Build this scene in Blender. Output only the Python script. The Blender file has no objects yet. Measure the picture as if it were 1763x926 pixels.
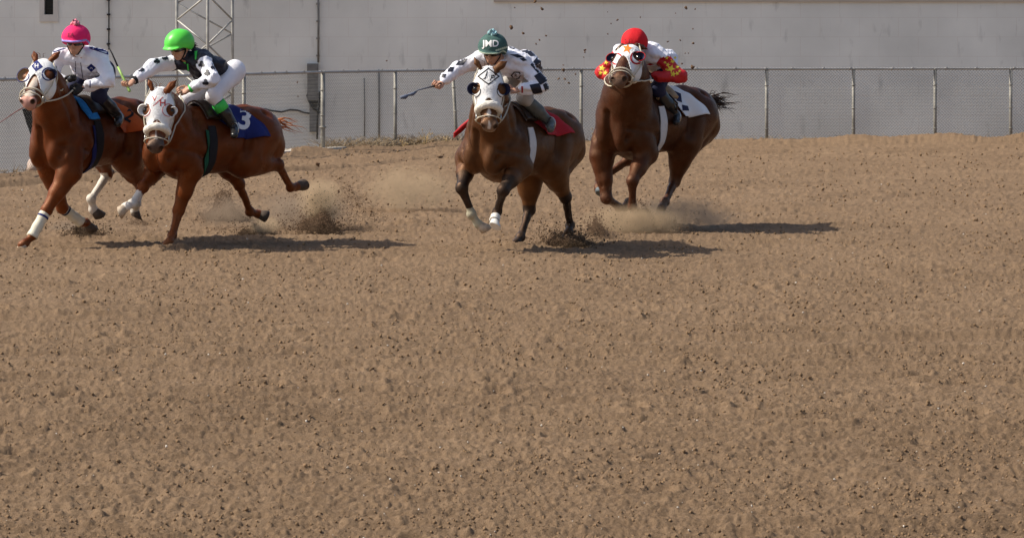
import bpy, bmesh, math, random, json
import numpy as np
from mathutils import Vector, Matrix
from mathutils.bvhtree import BVHTree

# ------------------------------------------------------------------ camera, world, sun, exposure
sc = bpy.context.scene
COL = sc.collection
F_PX, HOR, CAM_Z, W_PX, H_PX = 5280.0, 60.0, 2.1, 1763.0, 926.0
cam_d = bpy.data.cameras.new('camera'); cam = bpy.data.objects.new('camera', cam_d); COL.objects.link(cam)
cam.location = (0, 0, CAM_Z); cam.rotation_euler = (math.radians(90), 0, 0)
cam_d.sensor_width = 36; cam_d.lens = 36 * F_PX / W_PX
cam_d.shift_x = (W_PX / 2 - 600) / W_PX; cam_d.shift_y = -(H_PX / 2 - HOR) / W_PX
cam_d.clip_start = 0.5; cam_d.clip_end = 2000
sc.camera = cam

SUN_EL, SUN_AZ = 46.0, 2.0          # degrees above ground; degrees behind the line running to the left
e, a = math.radians(SUN_EL), math.radians(SUN_AZ)
SUN_DIR = Vector((-math.cos(a) * math.cos(e), math.sin(a) * math.cos(e), math.sin(e)))
w = bpy.data.worlds.new('World'); sc.world = w; w.use_nodes = True
wn = w.node_tree; bg = wn.nodes['Background']
sky = wn.nodes.new('ShaderNodeTexSky'); sky.sky_type = 'NISHITA'; sky.sun_disc = False
sky.sun_elevation = e; sky.sun_rotation = math.atan2(SUN_DIR.x, SUN_DIR.y)
sky.dust_density = 3.0; sky.air_density = 1.0
wn.links.new(sky.outputs[0], bg.inputs[0]); bg.inputs[1].default_value = 0.124
sun_d = bpy.data.lights.new('sun', 'SUN'); sun_d.energy = 5.0; sun_d.angle = math.radians(0.5); sun_d.color = (1, .92, .78)
sun = bpy.data.objects.new('sun', sun_d); COL.objects.link(sun); sun.location = (-20, 10, 20)
sun.rotation_euler = SUN_DIR.to_track_quat('Z', 'Y').to_euler()
sc.view_settings.view_transform = 'Standard'; sc.view_settings.look = 'None'
sc.view_settings.exposure = 0.12; sc.view_settings.gamma = 1.0
sc.cycles.volume_step_rate = 1.0
sc.cycles.max_bounces = 6

rng = np.random.default_rng(7); random.seed(7)

# ------------------------------------------------------------------ small helpers
def at(u, v, Y):                     # a point of the place seen at photo position u, v, at depth Y
    return np.array([(u - 600) / F_PX * Y, Y, CAM_Z - (v - HOR) / F_PX * Y])

def tag(o, label=None, cat=None, group=None, kind=None):
    if label: o['label'] = label
    if cat: o['category'] = cat
    if group: o['group'] = group
    if kind: o['kind'] = kind
    return o

def empty(name, loc=(0, 0, 0), rot=(0, 0, 0)):
    o = bpy.data.objects.new(name, None); COL.objects.link(o); o.location = loc; o.rotation_euler = rot
    o.empty_display_size = .2
    return o

def srgb(r, g, b):
    f = lambda c: (c / 255 / 12.92) if c / 255 <= .04045 else ((c / 255 + .055) / 1.055) ** 2.4
    return (f(r), f(g), f(b))

def mat(name, col, rough=.7, spec=.3, noise=.12, scale=30, bump=0., bscale=200, metallic=0, sheen=0., attr=None, coat=0., trans=0., stretch=None):
    m = bpy.data.materials.new(name); m.use_nodes = True
    nt = m.node_tree; b = nt.nodes['Principled BSDF']
    b.inputs['Roughness'].default_value = rough; b.inputs['Specular IOR Level'].default_value = spec
    b.inputs['Metallic'].default_value = metallic
    if sheen: b.inputs['Sheen Weight'].default_value = sheen; b.inputs['Sheen Roughness'].default_value = .4
    if coat: b.inputs['Coat Weight'].default_value = coat; b.inputs['Coat Roughness'].default_value = .25
    tc = nt.nodes.new('ShaderNodeTexCoord'); src = tc.outputs['Object']
    if stretch:
        mp = nt.nodes.new('ShaderNodeMapping'); mp.inputs['Scale'].default_value = stretch
        nt.links.new(src, mp.inputs[0]); src = mp.outputs[0]
    nz = nt.nodes.new('ShaderNodeTexNoise'); nz.inputs['Scale'].default_value = scale; nz.inputs['Detail'].default_value = 5
    nt.links.new(src, nz.inputs['Vector'])
    mr = nt.nodes.new('ShaderNodeMapRange'); mr.inputs['From Min'].default_value = .3; mr.inputs['From Max'].default_value = .7
    mr.inputs['To Min'].default_value = 1 - noise; mr.inputs['To Max'].default_value = 1 + noise
    nt.links.new(nz.outputs[0], mr.inputs[0])
    vm = nt.nodes.new('ShaderNodeVectorMath'); vm.operation = 'SCALE'
    if attr:
        at_ = nt.nodes.new('ShaderNodeAttribute'); at_.attribute_name = attr
        nt.links.new(at_.outputs['Color'], vm.inputs[0])
    else: vm.inputs[0].default_value = col
    nt.links.new(mr.outputs[0], vm.inputs['Scale']); nt.links.new(vm.outputs[0], b.inputs['Base Color'])
    if bump:
        n2 = nt.nodes.new('ShaderNodeTexNoise'); n2.inputs['Scale'].default_value = bscale; n2.inputs['Detail'].default_value = 4
        nt.links.new(src, n2.inputs['Vector'])
        bp = nt.nodes.new('ShaderNodeBump'); bp.inputs['Strength'].default_value = 1; bp.inputs['Distance'].default_value = bump
        nt.links.new(n2.outputs[0], bp.inputs['Height']); nt.links.new(bp.outputs[0], b.inputs['Normal'])
    return m

class MB:                            # collects pieces of ONE mesh
    def __init__(s): s.v = []; s.f = []; s.m = []; s.n = 0
    def add(s, v, f, mi=0):
        v = np.asarray(v, float).reshape(-1, 3); s.v.append(v)
        s.f += [tuple(int(i) + s.n for i in q) for q in f]; s.m += [mi] * len(f); s.n += len(v); return s
    def tube(s, pts, r, n=8, mi=0, cap=True):
        pts = [np.array(p, float) for p in pts]
        if np.isscalar(r): r = [r] * len(pts)
        V = []; prev = None
        for i, p in enumerate(pts):
            d = pts[min(i + 1, len(pts) - 1)] - pts[max(i - 1, 0)]; d /= np.linalg.norm(d) + 1e-12
            if prev is None:
                h = np.array([0, 0, 1.]) if abs(d[2]) < .9 else np.array([1., 0, 0])
                x = np.cross(d, h)
            else: x = prev - d * (prev @ d)
            x /= np.linalg.norm(x) + 1e-12; prev = x; y = np.cross(d, x)
            for k in range(n):
                t = 2 * math.pi * k / n; V.append(p + r[i] * (math.cos(t) * x + math.sin(t) * y))
        Fc = [(i * n + k, i * n + (k + 1) % n, (i + 1) * n + (k + 1) % n, (i + 1) * n + k) for i in range(len(pts) - 1) for k in range(n)]
        if cap: Fc += [tuple(range(n))[::-1], tuple((len(pts) - 1) * n + k for k in range(n))]
        return s.add(V, Fc, mi)
    def box(s, c, sz, R=None, mi=0):
        c = np.array(c, float); h = np.array(sz, float) / 2
        V = np.array([[x, y, z] for x in (-1, 1) for y in (-1, 1) for z in (-1, 1)]) * h
        if R is not None: V = V @ np.array(R, float)
        return s.add(V + c, [(0, 1, 3, 2), (4, 6, 7, 5), (0, 4, 5, 1), (2, 3, 7, 6), (0, 2, 6, 4), (1, 5, 7, 3)], mi)
    def ball(s, c, r, n=10, mi=0):
        r = np.array([r] * 3 if np.isscalar(r) else r, float); V = [[0, 0, 1]]
        for i in range(1, n):
            for k in range(2 * n):
                t = math.pi * i / n; p = math.pi * k / n; V.append([math.sin(t) * math.cos(p), math.sin(t) * math.sin(p), math.cos(t)])
        V.append([0, 0, -1]); m = 2 * n; L = len(V) - 1
        Fc = [(0, 1 + k, 1 + (k + 1) % m) for k in range(m)]
        for i in range(n - 2): Fc += [(1 + i * m + k, 1 + (i + 1) * m + k, 1 + (i + 1) * m + (k + 1) % m, 1 + i * m + (k + 1) % m) for k in range(m)]
        Fc += [(L, L - m + (k + 1) % m, L - m + k) for k in range(m)]
        return s.add(np.array(V) * r + np.array(c), Fc, mi)
    def build(s, name, mats, parent=None, smooth=True, color=None, off=None):
        V = np.concatenate(s.v) if s.v else np.zeros((0, 3))
        if off is not None: V = V - np.array(off)
        me = bpy.data.meshes.new(name); me.from_pydata(V.tolist(), [], s.f)
        for m_ in (mats if isinstance(mats, (list, tuple)) else [mats]): me.materials.append(m_)
        me.polygons.foreach_set('material_index', s.m)
        me.polygons.foreach_set('use_smooth', [smooth] * len(s.f))
        if color is not None:
            ca = me.color_attributes.new('tint', 'FLOAT_COLOR', 'POINT')
            c4 = np.ones((len(V), 4), np.float32); c4[:len(color), :3] = color; ca.data.foreach_set('color', c4.ravel())
        me.update()
        o = bpy.data.objects.new(name, me); COL.objects.link(o)
        if parent: o.parent = parent
        return o

# ------------------------------------------------------------------ distance-field modelling: smooth unions meshed by surface nets
def vnoise(P, scale, seed=0):        # cheap smooth noise in -1..1
    r = np.random.default_rng(seed); out = 0.
    for i in range(5):
        d = r.normal(size=3); d *= scale * (0.7 + .5 * r.random()) / np.linalg.norm(d); out = out + np.sin(P[0] * d[0] + P[1] * d[1] + P[2] * d[2] + r.random() * 6.3)
    return out / 3.2

class Field:
    def __init__(s, lo, hi, h):
        s.h = h; s.lo = np.array(lo, float); s.n = [int(math.ceil((b - a_) / h)) + 1 for a_, b in zip(lo, hi)]
        s.ax = [np.float32(s.lo[i]) + np.arange(s.n[i], dtype=np.float32) * np.float32(h) for i in range(3)]
        s.val = np.full(s.n, .5, np.float32)
    def _sl(s, lo, hi):
        sl = []
        for i in range(3):
            a_ = int(max(0, math.floor((lo[i] - s.lo[i]) / s.h))); b = int(min(s.n[i], math.ceil((hi[i] - s.lo[i]) / s.h) + 1))
            if b <= a_: return None
            sl.append(slice(a_, b))
        return tuple(sl)
    def _apply(s, fn, lo, hi, k, mode):
        pad = k + 3 * s.h; sl = s._sl(np.array(lo) - pad, np.array(hi) + pad)
        if sl is None: return
        P = (s.ax[0][sl[0]][:, None, None], s.ax[1][sl[1]][None, :, None], s.ax[2][sl[2]][None, None, :])
        d = fn(P).astype(np.float32); v = s.val[sl]
        if mode == 'add':
            hh = np.maximum(k - np.abs(v - d), 0); s.val[sl] = np.minimum(v, d) - hh * hh / (4 * max(k, 1e-6))
        elif mode == 'cut':
            d = -d; hh = np.maximum(k - np.abs(v - d), 0); s.val[sl] = np.maximum(v, d) + hh * hh / (4 * max(k, 1e-6))
    def cone(s, p0, p1, r0, r1, k=.03, flat=None, mode='add'):
        p0 = np.array(p0, float); p1 = np.array(p1, float); ax = p1 - p0; fa = None
        if flat is not None: fa = np.array(flat[0], float); fa /= np.linalg.norm(fa); fs = flat[1] - 1
        if fa is not None: ax = ax + fs * (ax @ fa) * fa
        L2 = max(ax @ ax, 1e-9)
        def fn(P):
            x, y, z = P[0] - p0[0], P[1] - p0[1], P[2] - p0[2]
            if fa is not None:
                q = (x * fa[0] + y * fa[1] + z * fa[2]) * fs; x, y, z = x + q * fa[0], y + q * fa[1], z + q * fa[2]
            t = np.clip((x * ax[0] + y * ax[1] + z * ax[2]) / L2, 0, 1)
            return np.sqrt((x - t * ax[0]) ** 2 + (y - t * ax[1]) ** 2 + (z - t * ax[2]) ** 2) - (r0 + (r1 - r0) * t)
        m = max(r0, r1) * (1 if fa is None or flat[1] >= 1 else 1 / flat[1])
        s._apply(fn, np.minimum(p0, p1) - m, np.maximum(p0, p1) + m, k, mode); return s
    def chain(s, pts, rs, k=.03, flat=None):
        for i in range(len(pts) - 1): s.cone(pts[i], pts[i + 1], rs[i], rs[i + 1], k, flat)
        return s
    def ell(s, c, r, R=None, k=.05, mode='add'):
        c = np.array(c, float); r = np.array(r, float); R = np.eye(3) if R is None else np.array(R, float)
        def fn(P):
            x, y, z = P[0] - c[0], P[1] - c[1], P[2] - c[2]; q = []
            for i in range(3): q.append(x * R[i][0] + y * R[i][1] + z * R[i][2])
            k0 = np.sqrt(sum((q[i] / r[i]) ** 2 for i in range(3))); k1 = np.sqrt(sum((q[i] / r[i] ** 2) ** 2 for i in range(3)))
            return k0 * (k0 - 1) / np.maximum(k1, 1e-6)
        m = r.max(); s._apply(fn, c - m, c + m, k, mode); return s
    def noise(s, amp, scale, seed=0, fn=None):
        P = (s.ax[0][:, None, None], s.ax[1][None, :, None], s.ax[2][None, None, :])
        d = amp * vnoise(P, scale, seed)
        if fn: d = d * fn(P)
        s.val = s.val + d.astype(np.float32); return s
    def mesh(s):
        v = s.val; ins = v < 0; nx, ny, nz = s.n
        c = ins[:-1, :-1, :-1].astype(np.int8)
        for dx, dy, dz in [(1,0,0),(0,1,0),(0,0,1),(1,1,0),(1,0,1),(0,1,1),(1,1,1)]:
            c = c + ins[dx:nx - 1 + dx, dy:ny - 1 + dy, dz:nz - 1 + dz]
        cells = np.argwhere((c > 0) & (c < 8)); idx = -np.ones((nx - 1, ny - 1, nz - 1), np.int32)
        idx[cells[:, 0], cells[:, 1], cells[:, 2]] = np.arange(len(cells))
        acc = np.zeros((len(cells), 3)); cnt = np.zeros(len(cells))
        cor = [(0,0,0),(1,0,0),(0,1,0),(0,0,1),(1,1,0),(1,0,1),(0,1,1),(1,1,1)]
        edges = [(a_, b) for a_ in cor for b in cor if sum(abs(np.subtract(a_, b))) == 1 and a_ < b]
        for a_, b in edges:
            pa = cells + a_; pb = cells + b; va = v[pa[:, 0], pa[:, 1], pa[:, 2]]; vb = v[pb[:, 0], pb[:, 1], pb[:, 2]]
            m = (va < 0) != (vb < 0); t = va[m] / (va[m] - vb[m]); acc[m] += pa[m] + t[:, None] * (pb[m] - pa[m]); cnt[m] += 1
        V = s.lo + s.h * acc / np.maximum(cnt, 1)[:, None]
        Q = []
        for ax in range(3):
            a_ = [slice(None)] * 3; b = [slice(None)] * 3; a_[ax] = slice(0, -1); b[ax] = slice(1, None)
            A = ins[tuple(a_)]; B = ins[tuple(b)]; o1, o2 = [i for i in range(3) if i != ax]
            for flag in (0, 1):
                E = np.argwhere((A & ~B) if flag == 0 else (~A & B))
                E = E[(E[:, o1] > 0) & (E[:, o2] > 0) & (E[:, o1] < s.n[o1] - 1) & (E[:, o2] < s.n[o2] - 1)]
                q = []
                for d1, d2 in ((-1, -1), (0, -1), (0, 0), (-1, 0)):
                    p = E.copy(); p[:, o1] += d1; p[:, o2] += d2; q.append(idx[p[:, 0], p[:, 1], p[:, 2]])
                q = np.array(q).T
                if (flag == 1) != (ax == 1): q = q[:, ::-1]
                Q.append(q[(q >= 0).all(1)])
        return V, np.concatenate(Q)
    def sample(s, P):
        g = (np.asarray(P) - s.lo) / s.h; i = np.clip(g.astype(int), 0, np.array(s.n) - 2)
        return s.val[i[:, 0], i[:, 1], i[:, 2]]

def unit(v): v = np.array(v, float); return v / (np.linalg.norm(v) + 1e-12)

# ---- flat marks (letters, checks, stars) laid onto a surface like print, as part of that surface's own mesh
def text_shape(txt, size, bold=.0, shear=0.):
    cu = bpy.data.curves.new('t', 'FONT'); cu.body = txt; cu.size = size; cu.align_x = 'CENTER'; cu.align_y = 'CENTER'; cu.offset = bold; cu.shear = shear
    cu.resolution_u = 4
    ob = bpy.data.objects.new('t', cu); COL.objects.link(ob)
    me = bpy.data.meshes.new_from_object(ob.evaluated_get(bpy.context.evaluated_depsgraph_get()))
    V = [(p.co.x, -p.co.y) for p in me.vertices]; Fc = [tuple(p.vertices) for p in me.polygons]
    bpy.data.objects.remove(ob); bpy.data.curves.remove(cu); bpy.data.meshes.remove(me); return V, Fc
def poly(*pts): return list(pts), [tuple(range(len(pts)))]
def disc(r, n=20, sx=1., sy=1.): return [(r * sx * math.cos(2 * math.pi * i / n), r * sy * math.sin(2 * math.pi * i / n)) for i in range(n)], [tuple(range(n))]
def ring(r0, r1, n=24, sx=1., sy=1.):
    V = [(r * sx * math.cos(2 * math.pi * i / n), r * sy * math.sin(2 * math.pi * i / n)) for r in (r0, r1) for i in range(n)]
    return V, [(i, (i + 1) % n, n + (i + 1) % n, n + i) for i in range(n)]
def frame_(pts, k):                  # outline band of a convex polygon
    c = np.mean(pts, 0); q = [tuple(c + (np.array(p) - c) * k) for p in pts]; n = len(pts)
    return list(pts) + q, [(i, (i + 1) % n, n + (i + 1) % n, n + i) for i in range(n)]
def star(r, n=5, q=.42, rot=0):
    V = [(0, 0)] + [((r if i % 2 == 0 else r * q) * math.sin(math.pi * i / n + rot), -(r if i % 2 == 0 else r * q) * math.cos(math.pi * i / n + rot)) for i in range(2 * n)]
    return V, [(0, 1 + i, 1 + (i + 1) % (2 * n)) for i in range(2 * n)]
def merge(*sh):
    V = []; Fc = []
    for v, f in sh: Fc += [tuple(i + len(V) for i in q) for q in f]; V += list(v)
    return V, Fc
def shift(sh, dx, dy, rot=0., s_=1.):
    c, s = math.cos(rot), math.sin(rot); return [(dx + s_ * (x * c - y * s), dy + s_ * (x * s + y * c)) for x, y in sh[0]], sh[1]
def clover(r): return merge(*[shift(disc(r * .52, 10), r * .55 * math.cos(t), r * .55 * math.sin(t)) for t in (-math.pi / 2, math.pi * .17, math.pi * .83)], poly((-.12 * r, 0), (.12 * r, 0), (.2 * r, r), (-.05 * r, r)))

def stamp(mb, bvh, shape, u, v, Minv, mi, lift=.003, step=2.5, ref=30., maxd=None):
    """lay a 2-D shape (photo-pixel units about u, v) on the surface in bvh (local frame of Minv)"""
    bm = bmesh.new(); vs = [bm.verts.new((x + u, y + v, 0)) for x, y in shape[0]]
    for f in shape[1]:
        try: bm.faces.new([vs[i] for i in f])
        except ValueError: pass
    xs = [p.co.x for p in bm.verts]; ys = [p.co.y for p in bm.verts]
    for ax, (lo, hi) in enumerate(((min(xs), max(xs)), (min(ys), max(ys)))):
        t = lo + step
        while t < hi:
            co = [0, 0, 0]; no = [0, 0, 0]; co[ax] = t; no[ax] = 1
            bmesh.ops.bisect_plane(bm, geom=bm.verts[:] + bm.edges[:] + bm.faces[:], plane_co=co, plane_no=no); t += step
    co = Minv @ Vector((0, 0, CAM_Z)); hit = {}
    for p in bm.verts:
        tgt = Minv @ Vector(at(p.co.x, p.co.y, ref)); d = (tgt - co).normalized()
        h = bvh.ray_cast(co, d)
        if h[0] is not None:
            nn = h[1] if h[1].dot(d) < 0 else -h[1]; hit[p] = h[0] + nn * lift
    V = []; ids = {}; Fc = []
    for f in bm.faces:
        if all(p in hit for p in f.verts):
            P = [hit[p] for p in f.verts]
            if maxd and max((P[i] - P[i - 1]).length for i in range(len(P))) > maxd: continue
            for p in f.verts:
                if p not in ids: ids[p] = len(V); V.append(tuple(hit[p]))
            Fc.append(tuple(ids[p] for p in f.verts))
    bm.free()
    if V: mb.add(V, Fc, mi)

def bvh_of(V, Fc): return BVHTree.FromPolygons([tuple(p) for p in np.asarray(V).tolist()], [tuple(q) for q in np.asarray(Fc).tolist()])
ONLY=('h1','h2','h3','h4')
POSE = {
 'h1': {"x": [-2.6032, 30.7355, 0.6371, -0.0601, -0.0361], "poll": [0.788, 0.149, 1.908], "muz": [1.222, 0.318, 1.599], "legs": {"LF": [[0.539, 0.212, 0.828], [0.798, 0.135, 0.473], [0.966, 0.095, 0.235], [1.064, 0.081, 0.169], [1.137, 0.026, 0.112]], "RF": [[0.45, -0.107, 0.82], [0.26, -0.143, 0.442], [0.042, -0.094, 0.281], [-0.065, -0.122, 0.267], [-0.119, -0.119, 0.194]], "RH": [[-0.25, -0.135, 1.078], [-0.461, -0.171, 0.721], [-0.178, -0.142, 0.499], [-0.216, -0.155, 0.387], [-0.266, -0.127, 0.316]], "LH": [[-0.429, 0.134, 0.893], [-0.712, 0.071, 0.586], [-0.434, 0.238, 0.441], [-0.504, 0.158, 0.383], [-0.493, 0.151, 0.288]]}, "rider": {"HD": [0.34, 0.159, 2.092], "NK": [0.221, 0.112, 1.939], "PV": [-0.184, -0.011, 1.763], "SHL": [0.103, 0.267, 1.942], "SHR": [0.328, -0.047, 1.962], "ELL": [0.166, 0.423, 1.716], "ELR": [0.374, -0.194, 1.728], "HAL": [0.345, 0.242, 1.649], "HAR": [0.39, 0.056, 1.725], "HPL": [-0.165, 0.089, 1.768], "HPR": [-0.154, -0.108, 1.76], "KNL": [0.135, 0.265, 1.57], "KNR": [0.142, -0.242, 1.526], "ANL": [-0.157, 0.287, 1.328], "ANR": [-0.132, -0.287, 1.266], "TOL": [-0.028, 0.364, 1.273], "TOR": [0.016, -0.301, 1.208]}},
 'h2': {"x": [-1.4063, 30.4839, 0.8016, -0.1108, 0.008], "poll": [0.831, 0.258, 1.657], "muz": [1.038, 0.429, 1.168], "legs": {"RF": [[0.366, -0.281, 0.931], [0.694, -0.159, 0.712], [0.889, -0.091, 0.555], [0.985, -0.055, 0.533], [1.041, -0.119, 0.491]], "LF": [[0.365, 0.182, 0.888], [0.453, 0.098, 0.485], [0.566, 0.139, 0.249], [0.643, 0.181, 0.187], [0.696, 0.137, 0.126]], "RH": [[-0.275, -0.143, 1.03], [-0.536, -0.113, 0.705], [-0.741, -0.176, 0.422], [-0.856, -0.186, 0.394], [-0.929, -0.13, 0.363]], "LH": [[-0.352, 0.141, 0.942], [-0.762, 0.221, 0.905], [-1.015, 0.131, 0.672], [-1.124, 0.094, 0.671], [-1.209, 0.093, 0.694]]}, "rider": {"HD": [0.354, -0.018, 2.079], "NK": [0.205, -0.016, 1.942], "PV": [-0.218, 0.078, 1.779], "SHL": [0.211, 0.173, 1.956], "SHR": [0.279, -0.192, 1.938], "ELL": [0.269, 0.381, 1.777], "ELR": [0.551, -0.201, 1.883], "HAL": [0.393, 0.19, 1.676], "HAR": [0.762, -0.229, 1.752], "HPL": [-0.218, 0.163, 1.833], "HPR": [-0.175, -0.013, 1.754], "KNL": [0.108, 0.21, 1.607], "KNR": [0.108, -0.211, 1.55], "ANL": [-0.098, 0.307, 1.291], "ANR": [-0.133, -0.286, 1.266], "TOL": [0.001, 0.408, 1.221], "TOR": [0.015, -0.3, 1.208]}},
 'h3': {"x": [1.6578, 29.8988, 0.6448, -0.1118, 0.0274], "poll": [0.821, 0.192, 1.851], "muz": [1.053, 0.364, 1.373], "legs": {"RF": [[0.367, -0.334, 1.0], [0.658, -0.209, 0.724], [0.55, -0.165, 0.471], [0.49, -0.124, 0.373], [0.434, -0.059, 0.298]], "LF": [[0.311, 0.229, 0.939], [0.654, 0.27, 0.712], [0.549, 0.133, 0.502], [0.625, 0.157, 0.43], [0.681, 0.176, 0.364]], "RH": [[-0.404, -0.143, 0.904], [-0.484, -0.183, 0.492], [-0.248, -0.129, 0.229], [-0.145, -0.108, 0.177], [-0.068, -0.117, 0.133]], "LH": [[-0.348, 0.14, 0.945], [-0.617, 0.155, 0.623], [-0.824, 0.079, 0.339], [-0.733, 0.125, 0.279], [-0.733, 0.081, 0.194]]}, "rider": {"HD": [0.485, 0.007, 2.031], "NK": [0.306, 0.008, 1.945], "PV": [-0.148, -0.022, 1.891], "SHL": [0.223, 0.183, 1.939], "SHR": [0.402, -0.156, 1.981], "ELL": [0.158, 0.357, 1.714], "ELR": [0.53, -0.376, 1.859], "HAL": [0.373, 0.233, 1.671], "HAR": [0.745, -0.396, 1.732], "HPL": [-0.145, 0.079, 1.863], "HPR": [-0.133, -0.115, 1.844], "KNL": [0.145, 0.154, 1.598], "KNR": [0.118, -0.232, 1.554], "ANL": [-0.119, 0.289, 1.356], "ANR": [-0.13, -0.286, 1.271], "TOL": [0.005, 0.371, 1.299], "TOR": [0.016, -0.301, 1.207]}},
 'h4': {"x": [3.2487, 32.9663, 0.7561, 0.0575, -0.0064], "poll": [0.692, 0.264, 1.893], "muz": [1.142, 0.479, 1.64], "legs": {"RF": [[0.567, -0.202, 0.804], [0.61, -0.112, 0.394], [0.367, -0.145, 0.286], [0.259, -0.15, 0.281], [0.185, -0.175, 0.322]], "LF": [[0.374, 0.205, 0.845], [0.673, 0.27, 0.581], [0.59, 0.201, 0.32], [0.495, 0.174, 0.262], [0.409, 0.201, 0.235]], "RH": [[-0.265, -0.164, 0.994], [0.114, -0.223, 0.758], [0.436, -0.332, 0.563], [0.532, -0.278, 0.495], [0.573, -0.235, 0.421]], "LH": [[-0.362, 0.137, 0.933], [-0.3, 0.054, 0.525], [-0.013, 0.148, 0.336], [0.084, 0.185, 0.28], [0.106, 0.147, 0.197]]}, "rider": {"HD": [0.441, 0.114, 1.925], "NK": [0.267, 0.063, 1.843], "PV": [-0.171, 0.009, 1.718], "SHL": [0.16, 0.234, 1.816], "SHR": [0.39, -0.097, 1.855], "ELL": [0.111, 0.436, 1.619], "ELR": [0.431, -0.292, 1.659], "HAL": [0.287, 0.235, 1.613], "HAR": [0.491, -0.074, 1.552], "HPL": [-0.145, 0.107, 1.732], "HPR": [-0.158, -0.091, 1.738], "KNL": [0.161, 0.188, 1.486], "KNR": [0.144, -0.241, 1.523], "ANL": [-0.096, 0.238, 1.21], "ANR": [-0.132, -0.287, 1.265], "TOL": [0.021, 0.325, 1.145], "TOR": [0.016, -0.301, 1.208]}},
}
# ------------------------------------------------------------------ the ground: loose dirt track with harrow lines
def lattice_noise(X, Y, s, seed):
    r = np.random.default_rng(seed); T = r.random((256, 256)).astype(np.float32)
    x = X / s; y = Y / s; xi = np.floor(x).astype(int); yi = np.floor(y).astype(int); fx = x - xi; fy = y - yi
    fx = fx * fx * (3 - 2 * fx); fy = fy * fy * (3 - 2 * fy); g = lambda i, j: T[(xi + i) % 256, (yi + j) % 256]
    return (g(0, 0) * (1 - fx) + g(1, 0) * fx) * (1 - fy) + (g(0, 1) * (1 - fx) + g(1, 1) * fx) * fy
FENCE = [(-14.0, 33.0), (-9.2, 40.0), (-5.2, 45.8), (-2.82, 49.7), (-.47, 54.9), (.86, 56.6), (2.02, 57.75), (4.5, 59.3), (13.3, 60.6), (22, 61.2), (34, 61.5)]
FX = np.array([p[0] for p in FENCE]); FY = np.array([p[1] for p in FENCE])
HOOF_MARKS = [tuple(at(u, 0, F_PX * CAM_Z / (v - HOR))[:2]) for u, v in [(145, 410), (440, 405), (545, 398), (385, 380), (975, 420), (1025, 410), (1150, 395), (700, 390), (620, 396), (300, 432), (885, 430)]]
def ground_z(X, Y):
    n1 = lattice_noise(X, Y, .9, 1); n2 = lattice_noise(X, Y, .16, 2); n3 = lattice_noise(X, Y, .055, 3); n4 = lattice_noise(X, Y, .022, 4)
    z = .026 * (n1 - .5) + .010 * (n2 - .5) + .015 * np.maximum(n3 - .45, 0) * 1.5 + .022 * np.maximum(n4 - .35, 0) + .010 * lattice_noise(X, Y, .011, 8)
    q = Y - .10 * X + .25 * np.sin(X * .35)                      # harrow furrows, running nearly across the view
    z += .075 * (.5 + .5 * np.sin(q * 2 * math.pi / .8)) ** 4 * np.maximum(lattice_noise(X * .3, Y, 1.3, 5) - .3, 0) + .022 * np.sin(q * 2 * math.pi / .38) * np.maximum(lattice_noise(X * .35, Y, 1.6, 15) - .35, 0) + .012 * np.sin(q * 2 * math.pi / .13 + 3 * n1) * lattice_noise(X * .3, Y, .9, 6) + .014 * np.exp(-((q - 22.6) / .10) ** 2) - .02 * np.exp(-((q - 36.5) / .2) ** 2) + .02 * np.exp(-((q - 43.) / .25) ** 2)
    cs = .62; cx_, cy_ = np.floor(X / cs).astype(int), np.floor(Y / cs).astype(int); T_ = np.random.default_rng(77).random((4, 64, 64)); jx, jy, jr, jo = [T_[i_, cx_ % 64, cy_ % 64] for i_ in range(4)]
    dx_, dy_ = X - (cx_ + .25 + .5 * jx) * cs, Y - (cy_ + .25 + .5 * jy) * cs; dd_ = np.sqrt((dx_ / .8) ** 2 + dy_ ** 2); on = (jo > .45) * (.5 + jr)
    z += on * (-.026 * np.exp(-(dd_ / .06) ** 2) + .012 * np.exp(-((dd_ - .11) / .035) ** 2) * (.4 + n3))
    for hx, hy in HOOF_MARKS: z += .05 * np.exp(-(((X - hx) / .22) ** 2 + ((Y - hy) / .3) ** 2)) * (.5 + n3)
    ry = np.interp(X, [-8, -4.85, -3.92, -2.56, -1.07, 0, 1.39, 3, 8], [38, 42.6, 44, 45.1, 47, 48.6, 52.3, 54, 55]); rk = np.where(X < 0, 1.9, 1.); z += rk * (.035 * np.exp(-((Y - ry) / .22) ** 2) - .03 * np.exp(-((Y - ry + .45) / .2) ** 2))
    fy = np.interp(X, FX, FY); d = Y - fy
    z += np.where(X < -1, .03, .10) * np.exp(-((d + .6) / .9) ** 2) * (.4 + n1)         # loose dirt pushed up along the fence
    z = np.where(d > .25, z * np.exp(-(d - .25) * 2) - 1.6 * (1 - np.exp(-np.maximum(d - .25, 0) * .9)), z)
    return z
nr, nc = 1000, 900
tY = 1 / np.linspace(1 / 9.5, 1 / 68.0, nr); tU = np.linspace(-.17, .29, nc)
tU = np.concatenate([[-6, -2, -.8, -.4, -.25], tU, [.4, .6, 1., 2.5, 6]]); nc = len(tU)
Yg, Ug = np.meshgrid(tY, tU, indexing='ij'); Xg = Ug * Yg
Yg = Yg + (lattice_noise(Xg * 3, Yg, .11, 9) - .5) * .02
Zg = ground_z(Xg, Yg)
ii = np.arange(nr * nc).reshape(nr, nc)
quads = np.stack([ii[:-1, :-1], ii[:-1, 1:], ii[1:, 1:], ii[1:, :-1]], -1).reshape(-1, 4)
me = bpy.data.meshes.new('ground'); V = np.stack([Xg, Yg, Zg], -1).reshape(-1, 3).astype(np.float32)
me.vertices.add(len(V)); me.vertices.foreach_set('co', V.ravel())
me.loops.add(len(quads) * 4); me.loops.foreach_set('vertex_index', quads.ravel().astype(np.int32))
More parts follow.
